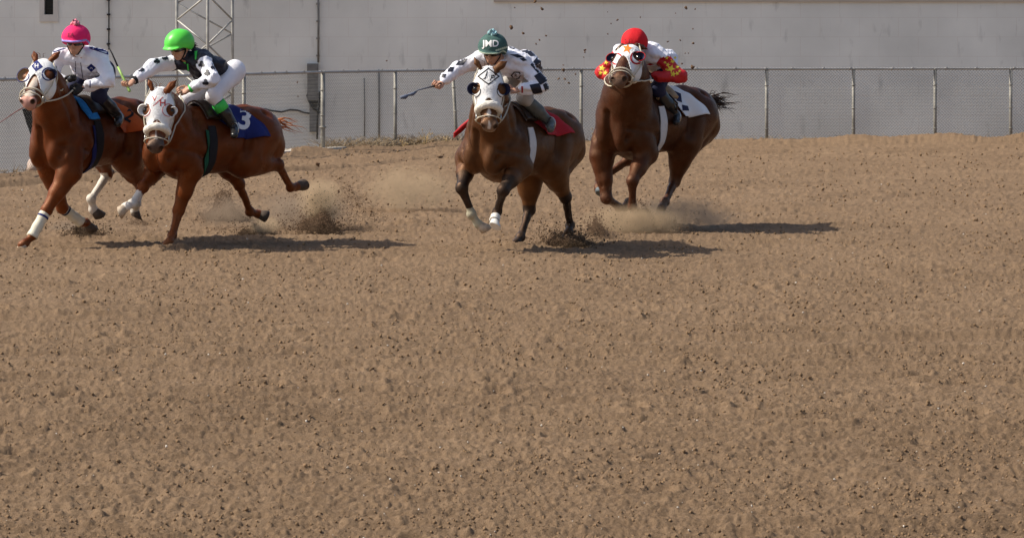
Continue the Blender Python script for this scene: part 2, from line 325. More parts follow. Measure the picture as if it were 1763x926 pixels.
me.polygons.add(len(quads)); me.polygons.foreach_set('loop_start', np.arange(0, len(quads) * 4, 4, dtype=np.int32))
me.update(calc_edges=True); me.polygons.foreach_set('use_smooth', np.ones(len(quads), bool))

def dirt_material(name, base, dark, light, fine=1.):
    m = bpy.data.materials.new(name); m.use_nodes = True; nt = m.node_tree; b = nt.nodes['Principled BSDF']; L = nt.links.new
    b.inputs['Roughness'].default_value = .95; b.inputs['Specular IOR Level'].default_value = .15
    tc = nt.nodes.new('ShaderNodeTexCoord')
    def nz(s, d=6, r=.65):
        n = nt.nodes.new('ShaderNodeTexNoise'); n.inputs['Scale'].default_value = s; n.inputs['Detail'].default_value = d; n.inputs['Roughness'].default_value = r
        L(tc.outputs['Object'], n.inputs['Vector']); return n
    big = nz(.5); mid = nz(7); fin = nz(62, 8, .8)
    r1 = nt.nodes.new('ShaderNodeValToRGB'); r1.color_ramp.elements[0].position = .34; r1.color_ramp.elements[0].color = (*dark, 1)
    r1.color_ramp.elements[1].position = .68; r1.color_ramp.elements[1].color = (*light, 1); el = r1.color_ramp.elements.new(.5); el.color = (*base, 1)
    mx = nt.nodes.new('ShaderNodeMath'); mx.operation = 'MULTIPLY_ADD'; mx.inputs[1].default_value = .55
    L(fin.outputs[0], mx.inputs[0]); m2 = nt.nodes.new('ShaderNodeMath'); m2.operation = 'MULTIPLY'; m2.inputs[1].default_value = .25
    L(mid.outputs[0], m2.inputs[0]); m3 = nt.nodes.new('ShaderNodeMath'); m3.operation = 'MULTIPLY_ADD'; m3.inputs[1].default_value = .2
    L(big.outputs[0], m3.inputs[0]); L(m2.outputs[0], m3.inputs[2]); L(m3.outputs[0], mx.inputs[2]); L(mx.outputs[0], r1.inputs[0])
    L(r1.outputs[0], b.inputs['Base Color'])
    bp = nt.nodes.new('ShaderNodeBump'); bp.inputs['Distance'].default_value = .02 * fine; bp.inputs['Strength'].default_value = .8
    L(fin.outputs[0], bp.inputs['Height']); L(bp.outputs[0], b.inputs['Normal']); return m
M_DIRT = dirt_material('track_dirt', (.212, .141, .086), (.086, .054, .032), (.31, .215, .137))
M_CLOD = mat('damp_soil', (.13, .08, .05), .95, .1, .35, 25)
M_LUMP = mat('dry_lump', (.205, .134, .078), .95, .1, .3, 25)
me.materials.append(M_DIRT)
go = bpy.data.objects.new('ground', me); COL.objects.link(go); tag(go, kind='structure')
mb = MB(); mb.add([[-600, -300, -2.2], [600, -300, -2.2], [600, 700, -2.2], [-600, 700, -2.2]], [(0, 1, 2, 3)])
tag(mb.build('ground_apron', M_DIRT, smooth=False), kind='structure')

def lump(n=1, seed=0):
    r = np.random.default_rng(seed); bm = bmesh.new(); bmesh.ops.create_icosphere(bm, subdivisions=n, radius=1)
    V = np.array([p.co[:] for p in bm.verts]); Fc = [tuple(q.index for q in f.verts) for f in bm.faces]; bm.free()
    V *= (1 + .28 * r.normal(size=(len(V), 1))).clip(.5, 1.6); V *= [1, .8 + .4 * r.random(), .55 + .3 * r.random()]; return V, Fc
def rot_rand(r):
    q = r.normal(size=4); q /= np.linalg.norm(q); a_, b, c, d = q
    return np.array([[1-2*(c*c+d*d), 2*(b*c-a_*d), 2*(b*d+a_*c)], [2*(b*c+a_*d), 1-2*(b*b+d*d), 2*(c*d-a_*b)], [2*(b*d-a_*c), 2*(c*d+a_*b), 1-2*(b*b+c*c)]])
LUMPS = [lump(1, s_) for s_ in range(6)]
def scatter(name, pts, sizes, m, seed=0):
    r = np.random.default_rng(seed); VV = []; FF = []; o = 0
    for p, s_ in zip(pts, sizes):
        V0, F0 = LUMPS[r.integers(6)]; VV.append((V0 * s_) @ rot_rand(r) + p); FF.append(np.array(F0) + o); o += len(V0)
    VV = np.concatenate(VV).astype(np.float32); FF = np.concatenate(FF)
    me = bpy.data.meshes.new(name); me.vertices.add(len(VV)); me.vertices.foreach_set('co', VV.ravel())
    me.loops.add(FF.size); me.loops.foreach_set('vertex_index', FF.ravel().astype(np.int32)); me.polygons.add(len(FF))
    me.polygons.foreach_set('loop_start', np.arange(0, FF.size, 3, dtype=np.int32)); me.update(calc_edges=True); me.materials.append(m)
    o = bpy.data.objects.new(name, me); COL.objects.link(o); return o
N = 110000
sy = 1 / rng.uniform(1 / 56, 1 / 11, N); sx = rng.uniform(-.15, .26, N) * sy
sz = (.0022 + .011 * rng.random(N) ** 6) * (sy / 20) ** .7
keep = (lattice_noise(sx, sy, .6, 21) + .6 * rng.random(N) > .62) & (sy < np.interp(sx, FX, FY) - .3)
sx, sy, sz = sx[keep], sy[keep], sz[keep]
tag(scatter('loose_soil', np.stack([sx, sy, ground_z(sx, sy) + sz * .3], 1), sz, M_LUMP, 1), 'small loose lumps of brown soil strewn over the whole dirt track', 'soil', kind='stuff')
N = 500; sy = 1 / rng.uniform(1 / 45, 1 / 12, N); sx = rng.uniform(-.14, .25, N) * sy; sz = .003 + .006 * rng.random(N) ** 2
tag(scatter('pebbles', np.stack([sx, sy, ground_z(sx, sy) + sz * .5], 1), sz * (sy / 20) ** .5, mat('pale_stone', (.55, .5, .44), .8), 2), 'tiny pale pebbles scattered over the dirt track', 'pebbles', kind='stuff')

# ------------------------------------------------------------------ the long wall behind the track
WY = 64.0
m = bpy.data.materials.new('painted_block'); m.use_nodes = True; nt = m.node_tree; b = nt.nodes['Principled BSDF']; L = nt.links.new
b.inputs['Roughness'].default_value = .85; b.inputs['Specular IOR Level'].default_value = .2
tc = nt.nodes.new('ShaderNodeTexCoord'); mp = nt.nodes.new('ShaderNodeMapping'); mp.inputs['Rotation'].default_value = (math.radians(90), 0, 0)
L(tc.outputs['Object'], mp.inputs[0]); br = nt.nodes.new('ShaderNodeTexBrick'); br.inputs['Scale'].default_value = 1; br.inputs['Brick Width'].default_value = .82
br.inputs['Row Height'].default_value = .405; br.inputs['Mortar Size'].default_value = .006; br.inputs['Mortar Smooth'].default_value = .3
br.inputs['Color1'].default_value = (.81, .82, .78, 1); br.inputs['Color2'].default_value = (.795, .805, .765, 1); br.inputs['Mortar'].default_value = (.75, .735, .69, 1)
L(mp.outputs[0], br.inputs['Vector'])
n1 = nt.nodes.new('ShaderNodeTexNoise'); n1.inputs['Scale'].default_value = .55; n1.inputs['Detail'].default_value = 8; L(tc.outputs['Object'], n1.inputs['Vector'])
mr = nt.nodes.new('ShaderNodeMapRange'); mr.inputs['From Min'].default_value = .3; mr.inputs['From Max'].default_value = .7; mr.inputs['To Min'].default_value = .86; mr.inputs['To Max'].default_value = 1.1
L(n1.outputs[0], mr.inputs[0])
mp2 = nt.nodes.new('ShaderNodeMapping'); mp2.inputs['Scale'].default_value = (3.5, 1, 1.1); L(tc.outputs['Object'], mp2.inputs[0])
n2 = nt.nodes.new('ShaderNodeTexNoise'); n2.inputs['Scale'].default_value = 1.4; n2.inputs['Detail'].default_value = 6; L(mp2.outputs[0], n2.inputs['Vector'])
m2 = nt.nodes.new('ShaderNodeMapRange'); m2.inputs['From Min'].default_value = .60; m2.inputs['From Max'].default_value = .76; m2.inputs['To Min'].default_value = 1; m2.inputs['To Max'].default_value = .72
L(n2.outputs[0], m2.inputs[0]); mu = nt.nodes.new('ShaderNodeMath'); mu.operation = 'MULTIPLY'; L(mr.outputs[0], mu.inputs[0]); L(m2.outputs[0], mu.inputs[1])
vm = nt.nodes.new('ShaderNodeVectorMath'); vm.operation = 'SCALE'; L(br.outputs['Color'], vm.inputs[0]); L(mu.outputs[0], vm.inputs['Scale']); L(vm.outputs[0], b.inputs['Base Color'])
M_WALL = m
M_DARK = mat('dark_metal', (.03, .03, .035), .6); M_GALV = mat('galvanised_steel', (.42, .42, .40), .55, .5, .2, 8, metallic=.3)
M_PIPE = mat('grey_conduit', (.2, .2, .195), .7, .3, .25, 6); M_PALE = mat('pale_trim', (.68, .66, .62), .8, .2, .08, 3)
M_GLASS = mat('dark_pane', (.02, .022, .03), .15, .5, .3, 4)
wall = empty('grandstand_wall', (0, WY, -2)); tag(wall, 'long pale grey painted block wall behind the chain link fence', 'wall')
def wx(u, Y=WY): return (u - 600) / F_PX * Y
def wz(v, Y=WY): return CAM_Z - (v - HOR) / F_PX * Y
wxl, wxr, wzb, wzt = wx(68), wx(100), wz(38), wz(-30)
mb = MB(); o_ = np.array([0, WY, -2.])
def panel(x0, x1, z0, z1): mb.box([(x0 + x1) / 2, WY + .15, (z0 + z1) / 2], [x1 - x0, .3, z1 - z0])
panel(-40, wxl, -2.2, 6.5); panel(wxr, 50, -2.2, 6.5); panel(wxl, wxr, -2.2, wzb); panel(wxl, wxr, wzt, 6.5)
mb.build('wall', M_WALL, wall, False, off=o_)
mb = MB(); t = .13
for x0, x1, z0, z1 in [(wxl, wxl + t - .03, wzb, wzt), (wxr - t + .03, wxr, wzb, wzt), (wxl + t - .03, wxr - t + .03, wzb, wzb + .15), (wxl + t - .03, wxr - t + .03, wzt - .1, wzt)]:
    mb.box([(x0 + x1) / 2, WY + .11, (z0 + z1) / 2], [x1 - x0, .28, z1 - z0])
wf = mb.build('window', M_PALE, wall, False, off=o_)
mb = MB(); mb.box([(wxl + wxr) / 2, WY + .2, (wzb + wzt) / 2], [wxr - wxl - .1, .02, wzt - wzb - .1])
for z in np.arange(wzb + .2, wzt, .075): mb.box([(wxl + wxr) / 2, WY + .17, z], [wxr - wxl - .2, .03, .012], mi=1)
mb.build('pane', [M_GLASS, M_DARK], wf, False, off=o_)
mb = MB(); mb.box([wx(850) + 20, WY - .02, wz(4) + 0.45], [40, .05, .9]); mb.build('upper_band', mat('tan_fascia', (.50, .44, .38), .85, .2, .12, 1.2), wall, False, off=o_)
bpy.data.objects['upper_band'].location.x = 0
for u, v0, v1, r in [(187, -40, 86, .014), (547.5, -40, 108, .022), (652, 120, 240, .02), (627, 135, 235, .012)]:
    mb = MB(); mb.tube([(wx(u), WY - .04, wz(v0)), (wx(u) + .01, WY - .04, wz((v0 + v1) / 2)), (wx(u + .5), WY - .04, wz(v1))], r, 8)
    if v1 < 110:
        for q in range(5): mb.box([wx(u), WY - .03, wz(v0 + (v1 - v0) * (q + .6) / 5)], [.07, .04, .035])
    mb.build('conduit', M_PIPE if u != 187 else M_DARK, wall, True, off=o_)
mb = MB(); mb.box([wx(538.5), WY - .07, wz(118)], [.235, .14, .20]); mb.box([wx(538.5), WY - .145, wz(118)], [.2, .015, .165]); mb.box([wx(538.5), WY - .07, wz(150)], [.225, .12, .55]); mb.box([wx(540), WY - .05, wz(200)], [.17, .08, .66])
mb.build('utility_box', M_PIPE, wall, False, off=o_)
mb = MB(); pts = [(wx(u), WY - .06, wz(v)) for u, v in [(440, 189), (455, 188), (470, 191), (485, 193), (500, 189), (512, 190), (524, 194), (537, 196), (547, 190)]]
mb.tube(pts, .018, 8); mb.tube([(wx(u), WY - .1, wz(v)) for u, v in [(533, 155), (529, 165), (534, 178), (541, 188), (551, 194)]], .022, 8); mb.tube([(wx(u), WY - .1, wz(v)) for u, v in [(551, 158), (551, 175), (547, 200), (546, 240)]], .02, 8)
for k in range(10): mb.tube([(wx(531 + 2 * k), WY - .1, wz(158)), (wx(531 + 2 * k + 1), WY - .1, wz(190 - abs(k - 5) * 3))], .008, 5)
mb.build('wall_cable', M_DARK, wall, True, off=o_)

# ------------------------------------------------------------------ lattice tower
TYc = 62.6; tw = empty('lattice_tower', (wx(352, TYc), TYc, -1.6)); tag(tw, 'galvanised lattice steel tower standing behind the chain link fence', 'tower')
to = np.array([wx(352, TYc), TYc, -1.6]); legs3 = [(wx(304.5, TYc), TYc), (wx(358, TYc - .5), TYc - .62), (wx(400, TYc), TYc + .1)]
for x, y in legs3: MB().tube([(x, y, -1.7), (x, y, 6)], .032, 10).build('leg', M_GALV, tw, True, off=to)
mb = MB()
for i in range(3):
    (xa, ya), (xb, yb) = legs3[i], legs3[(i + 1) % 3]; z = -1.6; k = i % 2; dz = .5 if i < 2 else .62
    while z < 5.6:
        p, q = ((xa, ya), (xb, yb)) if k % 2 == 0 else ((xb, yb), (xa, ya)); mb.tube([(*p, z), (*q, z + dz)], .019, 6); z += dz; k += 1
mb.build('lattice_brace', M_GALV, tw, True, off=to)

# ------------------------------------------------------------------ chain-link fence: posts, rail, woven wire
FH = 1.43
def fence_pt(sv):
    return np.array([np.interp(sv, FS, FX), np.interp(sv, FS, FY)])
FS = np.concatenate([[0], np.cumsum(np.hypot(np.diff(FX), np.diff(FY)))])
def fence_at_u(u):
    ss = np.linspace(0, FS[-1], 4000); xs = np.interp(ss, FS, FX); ys = np.interp(ss, FS, FY); return float(ss[np.argmin(np.abs(600 + F_PX * xs / ys - u))])
fence = empty('chain_link_fence', (0, 55, 0)); tag(fence, 'galvanised chain link fence with top rail along the track edge', 'fence'); fo = np.array([0, 55, 0.])
M_POST = mat('weathered_post', (.27, .26, .235), .6, .4, .25, 5, metallic=.1); M_RAIL = mat('rail_steel', (.40, .40, .40), .5, .5, .15, 4, metallic=.25)
M_WIRE = mat('fence_wire', (.20, .20, .185), .9, .1, .15, 6)
posts = [(-40, 0), (100, 0), (253, 0), (420, 0), (555.5, 0), (681, 0), (789, -1), (1001, 0), (1174, 0), (1320, 0), (1470, 0), (1610, 0), (1740, 0), (1860, 0)]
for u, lean in posts:
    p = fence_pt(fence_at_u(u)); mb = MB(); r = .040 if u == 555.5 else .032
    l = -.10 if lean else 0
    mb.tube([(p[0], p[1], -.3), (p[0] + l, p[1], FH - .02)], r, 12); mb.ball((p[0] + l, p[1], FH - .01), (r * 1.15, r * 1.15, .03), 6)
    for z in (.25, .65, 1.1): mb.tube([(p[0] + l * z / FH, p[1], z), (p[0] + l * z / FH, p[1], z + .018)], r + .008, 12)
    if u == 555.5: mb.tube([(p[0], p[1], .43), (p[0], p[1], .46)], r + .022, 12)
    mb.build('post', M_POST, fence, True, off=fo)
MB().tube([(x, y, FH) for x, y in FENCE], .024, 10).build('top_rail', M_RAIL, fence, True, off=fo)
for s_ in np.arange(12, FS[-1] - 6, .62):
    mb = MB(); p = fence_pt(s_ + rng.uniform(-.15, .15)); mb.tube([(p[0] - .01, p[1], FH - .03), (p[0] - .02, p[1] - .03, FH + .012), (p[0] + .02, p[1] - .02, FH + .036), (p[0] + .03, p[1] + .02, FH + .0)], .008, 5); mb.build('wire_tie', M_RAIL, fence, True, off=fo)
VV = []; FF = []; pitch = .062; ns = int((FS[-1] - 8) / pitch); nz_ = int((FH + .02) / (pitch / 2)) ; rw = .0026
for k in range(ns):
    s0 = 6 + k * pitch; zz = np.arange(nz_ + 1) * (FH + .045) / nz_; ss = s0 + np.where(np.arange(nz_ + 1) % 2 == 0, 0, pitch * 1.04) 
    xs = np.interp(ss, FS, FX); ys = np.interp(ss, FS, FY) - .03; dpt = np.where(np.arange(nz_ + 1) % 2 == 0, .003, -.003)
    base = len(VV) * 0
    P = np.stack([xs, ys + dpt, zz - .02], 1)
    for off in ((rw, 0, 0), (-rw * .5, 0, rw), (-rw * .5, 0, -rw)): VV.append(P + off)
m_ = nz_ + 1; VV = np.concatenate(VV).astype(np.float32); base = np.arange(ns)[:, None] * 3 * m_; i_ = np.arange(nz_)[None, :]
for a_, b in ((0, 1), (1, 2), (2, 0)): FF.append(np.stack([base + a_ * m_ + i_, base + a_ * m_ + i_ + 1, base + b * m_ + i_ + 1, base + b * m_ + i_], -1).reshape(-1, 4))
FF = np.concatenate(FF); me = bpy.data.meshes.new('chain_link'); me.vertices.add(len(VV)); me.vertices.foreach_set('co', (VV - fo.astype(np.float32)).ravel())
me.loops.add(FF.size); me.loops.foreach_set('vertex_index', FF.ravel().astype(np.int32)); me.polygons.add(len(FF)); me.polygons.foreach_set('loop_start', np.arange(0, FF.size, 4, dtype=np.int32))
me.update(calc_edges=True); me.materials.append(M_WIRE); o = bpy.data.objects.new('chain_link', me); COL.objects.link(o); o.parent = fence

# concrete strip at the fence foot, flat black sheet at the far left, dry weeds, clods at the fence foot
mb = MB(); a0, a1 = fence_pt(fence_at_u(430)), fence_pt(fence_at_u(575))
d = unit([a1[0] - a0[0], a1[1] - a0[1], 0]); n = np.array([-d[1], d[0], 0])
mb.box([(a0[0] + a1[0]) / 2, (a0[1] + a1[1]) / 2 + .25, .0], [np.hypot(*(a1 - a0)), .5, .16], R=[d, n, [0, 0, 1]])
tag(mb.build('concrete_kerb', mat('old_concrete', (.55, .5, .44), .9, .2, .2, 5), None, False), kind='structure')
mb = MB(); Yd = 47.6  # thin flat black sheet of ragged outline, with a short rod below
P = [at(u, v, Yd) for u, v in [(38, 188), (66, 184), (68, 205), (63, 262), (58, 272), (55, 238), (46, 214)]]
Q = [p + [0, .03, 0] for p in P]; k = len(P)
mb.add(P + Q, [tuple(range(k)), tuple(range(k, 2 * k))[::-1]] + [(i, (i + 1) % k, k + (i + 1) % k, k + i) for i in range(k)])
mb.tube([at(58, 265, Yd), at(59, 330, Yd)], .02, 8)
tag(mb.build('dark_sheet', mat('black_sheet', (.012, .012, .016), .8, .2, .3, 12), None, False), 'ragged black netting hanging behind the fence at the far left', 'sheet')
mb = MB(); c = at(57, 288, 46.8); V0, F0 = lump(2, 5); mb.add(V0 * [.11, .1, .17] + c + [0, 0, .0], F0)
tag(mb.build('sandbag', mat('pinkish_stone', (.42, .33, .29), .9)), 'pinkish grey stone at the fence foot below the ragged black netting', 'stone')
M_STRAW = mat('dry_straw', (.50, .37, .2), .9, .1, .3, 20)
def weed(u, v, h, n, seed, lab, blades_r=.5):
    r = np.random.default_rng(seed); Y = F_PX * CAM_Z / (v - HOR); c = at(u, v, Y); mb = MB()
    for k in range(n):
        t = r.uniform(0, 6.28); sp = r.uniform(.1, blades_r) * h; hh = h * r.uniform(.4, 1); tip = np.array([sp * math.cos(t), sp * math.sin(t), hh])
        mb.tube([(0, 0, -.05), tip * [.35, .35, .6], tip], [.006, .004, .0015], 4, cap=False)
        if r.random() < .5: mb.ball(tip, (.012, .012, .02), 3)
    o = mb.build('dry_weed', M_STRAW, None, True); o.location = c; tag(o, lab, 'weed', 'dry weeds at the fence foot')
weed(731, 255.5, .38, 16, 1, 'tallest dry weed tuft, left of the whip tip at the fence foot'); weed(770, 254, .2, 12, 2, 'low dry weed tuft at the foot of the leaning fence post')
weed(695, 257, .16, 12, 3, 'low dry weed tuft just right of the second fence post'); weed(1030, 249, .3, 14, 4, 'dry weed tuft between the two bays at the fence foot')
weed(470, 262, .5, 9, 5, 'thin dry stalks by the tail of the chestnut with cloth 3', .25)
for k, (u, v, r_, lab) in enumerate([(741, 249, .14, 'broken brown clod against the fence foot left of the leaning post'), (757, 272, .05, 'small dark clod on the open dirt left of the leading bay')]):
    V0, F0 = lump(2, 10 + k); o = MB().add(V0 * [r_, r_, r_ * .6], F0).build('dirt_clod', M_LUMP if k == 0 else M_CLOD); Y = F_PX * CAM_Z / (v + 3 - HOR); p = at(u, v, Y); o.location = p + np.array([0, 0, r_ * .3]); tag(o, lab, 'clod', 'clods on the ground')

r = np.random.default_rng(31); mb = MB()
for k in range(1500):
    u = r.uniform(556, 800) if k < 1000 else r.uniform(-40, 1800); q = fence_pt(fence_at_u(u)) if k % 3 == 0 else q + r.normal(size=2) * .05
    c = np.array([q[0] + r.normal() * .06, q[1] + r.uniform(-.05, .5), -.06]); h_ = r.uniform(.05, .26) * (1 if k < 1000 else .6); a_ = r.normal(size=2) * .10
    mb.tube([c, c + [a_[0], a_[1], h_ * .6 + .06], c + [a_[0] * 2, a_[1] * 2, h_ + .06]], [.007, .005, .002], 3, cap=False)
tag(mb.build('dry_brush', mat('dry_brush', (.30, .23, .15), .95, .1, .4, 9), None, False), 'low dry grey brown brush along the foot of the chain link fence', 'brush', kind='stuff')
# ------------------------------------------------------------------ horses
def local_matrix(x, y, psi, dz, pit):
    c, s = math.cos(pit), math.sin(pit); fw = (-math.sin(psi), -math.cos(psi)); lf = (math.cos(psi), -math.sin(psi))
    # local (x fwd, y left, z up), pitched about z = 1.1
    A = np.array([[fw[0] * c, lf[0], -fw[0] * s, x + fw[0] * 1.1 * s], [fw[1] * c, lf[1], -fw[1] * s, y + fw[1] * 1.1 * s], [s, 0, c, 1.1 - 1.1 * c + dz], [0, 0, 0, 1]])
    return Matrix(A.tolist())
M_HOOF_D = mat('dark_hoof', (.09, .065, .05), .6, .3, .3, 40); M_HOOF_P = mat('pale_hoof', (.45, .36, .27), .6, .3, .2, 40); M_HOOF_B = mat('blue_grey_hoof', (.12, .15, .17), .6, .3, .3, 40)
M_BELL = mat('white_rubber', (.72, .70, .66), .6, .3, .08, 20)
M_COAT = {}
def coat_mat(n, sh):
    M_COAT[n] = m_ = mat('coat_' + n, (1, 1, 1), .38, .5, .2, 9, .0025, 260, attr='tint', coat=sh); M_COAT[n].node_tree.nodes['Principled BSDF'].inputs['Specular Tint'].default_value = (1, .55, .30, 1)
    nt_ = m_.node_tree; nz_r = nt_.nodes.new('ShaderNodeTexNoise'); nz_r.inputs['Scale'].default_value = 5.5; nz_r.inputs['Detail'].default_value = 7; nz_r.inputs['Roughness'].default_value = .7; mr_ = nt_.nodes.new('ShaderNodeMapRange'); mr_.inputs['From Min'].default_value = .35; mr_.inputs['From Max'].default_value = .65; mr_.inputs['To Min'].default_value = .27; mr_.inputs['To Max'].default_value = .58
    tc_ = nt_.nodes.new('ShaderNodeTexCoord'); nt_.links.new(tc_.outputs['Object'], nz_r.inputs['Vector']); nt_.links.new(nz_r.outputs[0], mr_.inputs[0]); nt_.links.new(mr_.outputs[0], nt_.nodes['Principled BSDF'].inputs['Roughness'])
M_EYE = mat('horse_eye', (.012, .008, .006), .08, .6, 0)
M_HOOD = mat('white_hood', (.78, .78, .79), .8, .2, .04, 9, .0015, 60); M_FLEECE = mat('fleece', (.78, .75, .68), .98, .1, .12, 60, .006, 120)
M_LEATHER = mat('dark_leather', (.035, .022, .016), .5, .4, .2, 30); M_TAN = mat('tan_leather', (.36, .24, .13), .6, .3, .2, 20)
M_STRAP = mat('pale_strap', (.50, .45, .36), .7, .3, .15, 30); M_STEEL = mat('bit_steel', (.5, .5, .5), .3, .5, .1, 20, metallic=.9)
M_BLUE = mat('royal_blue', (.010, .018, .13), .7, .3, .06, 10); M_RED = mat('scarlet', (.40, .012, .02), .7, .3, .06, 10); M_BLACK = mat('black_cloth', (.016, .016, .02), .8, .25, .1, 20)
M_WHITE = mat('white_print', (.76, .76, .77), .75, .25, .04, 10); M_NAVY = mat('navy', (.015, .018, .055), .75, .3, .1, 12); M_ORANGE = mat('orange_cloth', (.50, .095, .02), .75, .3, .1, 8, .004, 25)
M_SKYB = mat('sky_blue', (.02, .19, .52), .7, .3, .08, 10); M_GREEN = mat('bright_green', (.06, .62, .10), .6, .35, .05, 10); M_YEL = mat('yellow_print', (.78, .62, .06), .7, .3, .05, 10)

HP = {
 'h1': dict(base=(.070, .0125, .0023), light=(.24, .058, .012), muz=(.30, .20, .17), name='chestnut', label='leading chestnut racehorse at far left with pink nose, blue diamond hood and cream leg wraps', mane=(.10, .03, .015)),
 'h2': dict(base=(.082, .0150, .0027), light=(.26, .066, .014), muz=(.065, .055, .052), name='chestnut_red', label='chestnut racehorse with blue saddle cloth 3 and white hood with red letters', mane=(.22, .08, .03)),
 'h3': dict(base=(.043, .0145, .0055), light=(.25, .105, .036), muz=(.22, .15, .11), name='bay', label='bay racehorse with black knees, fleece noseband and red saddle cloth', mane=(.015, .01, .008)),
 'h4': dict(base=(.032, .0080, .0030), light=(.095, .026, .009), muz=(.07, .045, .035), name='dark_bay', label='dark bay racehorse at the right edge with raised nose and orange star on its hood', mane=(.03, .015, .01)),
}
def seg_param(V, a_, b):
    a_, b = np.array(a_), np.array(b); d = b - a_; t = np.clip(((V - a_) @ d) / (d @ d), 0, 1); return t, np.linalg.norm(V - a_ - t[:, None] * d, axis=1)
def smooth01(x): x = np.clip(x, 0, 1); return x * x * (3 - 2 * x)
HSCENE = {}

def head_frame(poll, muz, roll=0., face=(1, 0, .55)):
    a_ = unit(np.array(muz) - np.array(poll)); d = unit(face); d = unit(d - (d @ a_) * a_); l = np.cross(d, -a_); l = unit(l)
    if l[1] < 0: l = -l
    c, s = math.cos(roll), math.sin(roll); d, l = c * d + s * l, c * l - s * d
    return np.array(poll), a_, d, l
HW = 1.26
def head_field(F, hf, grow=0., hood=False, s_=1.08):
    P0, a_, d, l = hf; R = [a_, l, d]; p = lambda u, y, w_: P0 + s_ * (u * a_ + HW * y * l + w_ * d); g = grow; rr = lambda *r: [r[0] * s_ + g, r[1] * s_ * HW + g, r[2] * s_ + g]
    F.ell(p(.10, 0, -.035), rr(.145, .092, .105), R, .04); F.ell(p(.19, 0, -.01), rr(.12, .105, .075), R, .04)
    F.cone(p(.14, 0, -.02), p(.50, 0, -.025), .088 * s_ + g, .052 * s_ + g, .04, (l, 1.02))
    for s in (-1, 1):
        F.ell(p(.20, s * .045, -.12), rr(.125, .045, .10), R, .03); F.ell(p(.205, s * .088, .0), rr(.042, .028, .034), R, .02)
        F.ell(p(.33, s * .045, -.045), rr(.12, .022, .03), R, .03)
    F.cone(p(.26, 0, -.13), p(.50, 0, -.095), .05 * s_ + g, .034 * s_ + g, .035)
    if not hood:
        F.ell(p(.525, 0, -.03), rr(.062, .060, .056), R, .035); F.ell(p(.56, 0, -.055), rr(.035, .045, .035), R, .025); F.ell(p(.525, 0, -.10), rr(.042, .038, .027), R, .02)
        for s in (-1, 1): F.ell(p(.548, s * .040, -.012), rr(.036, .024, .030), R, .012)
        for s in (-1, 1): F.ell(p(.572, s * .046, -.004), [.021, .015, .017], R, .008, 'cut')
        F.cone(p(.60, -.05, -.080), p(.60, .05, -.080), .006, .006, .006, mode='cut'); F.cone(p(.575, -.06, -.085), p(.50, -.07, -.085), .005, .004, .006, mode='cut'); F.cone(p(.575, .06, -.085), p(.50, .07, -.085), .005, .004, .006, mode='cut')
    return p

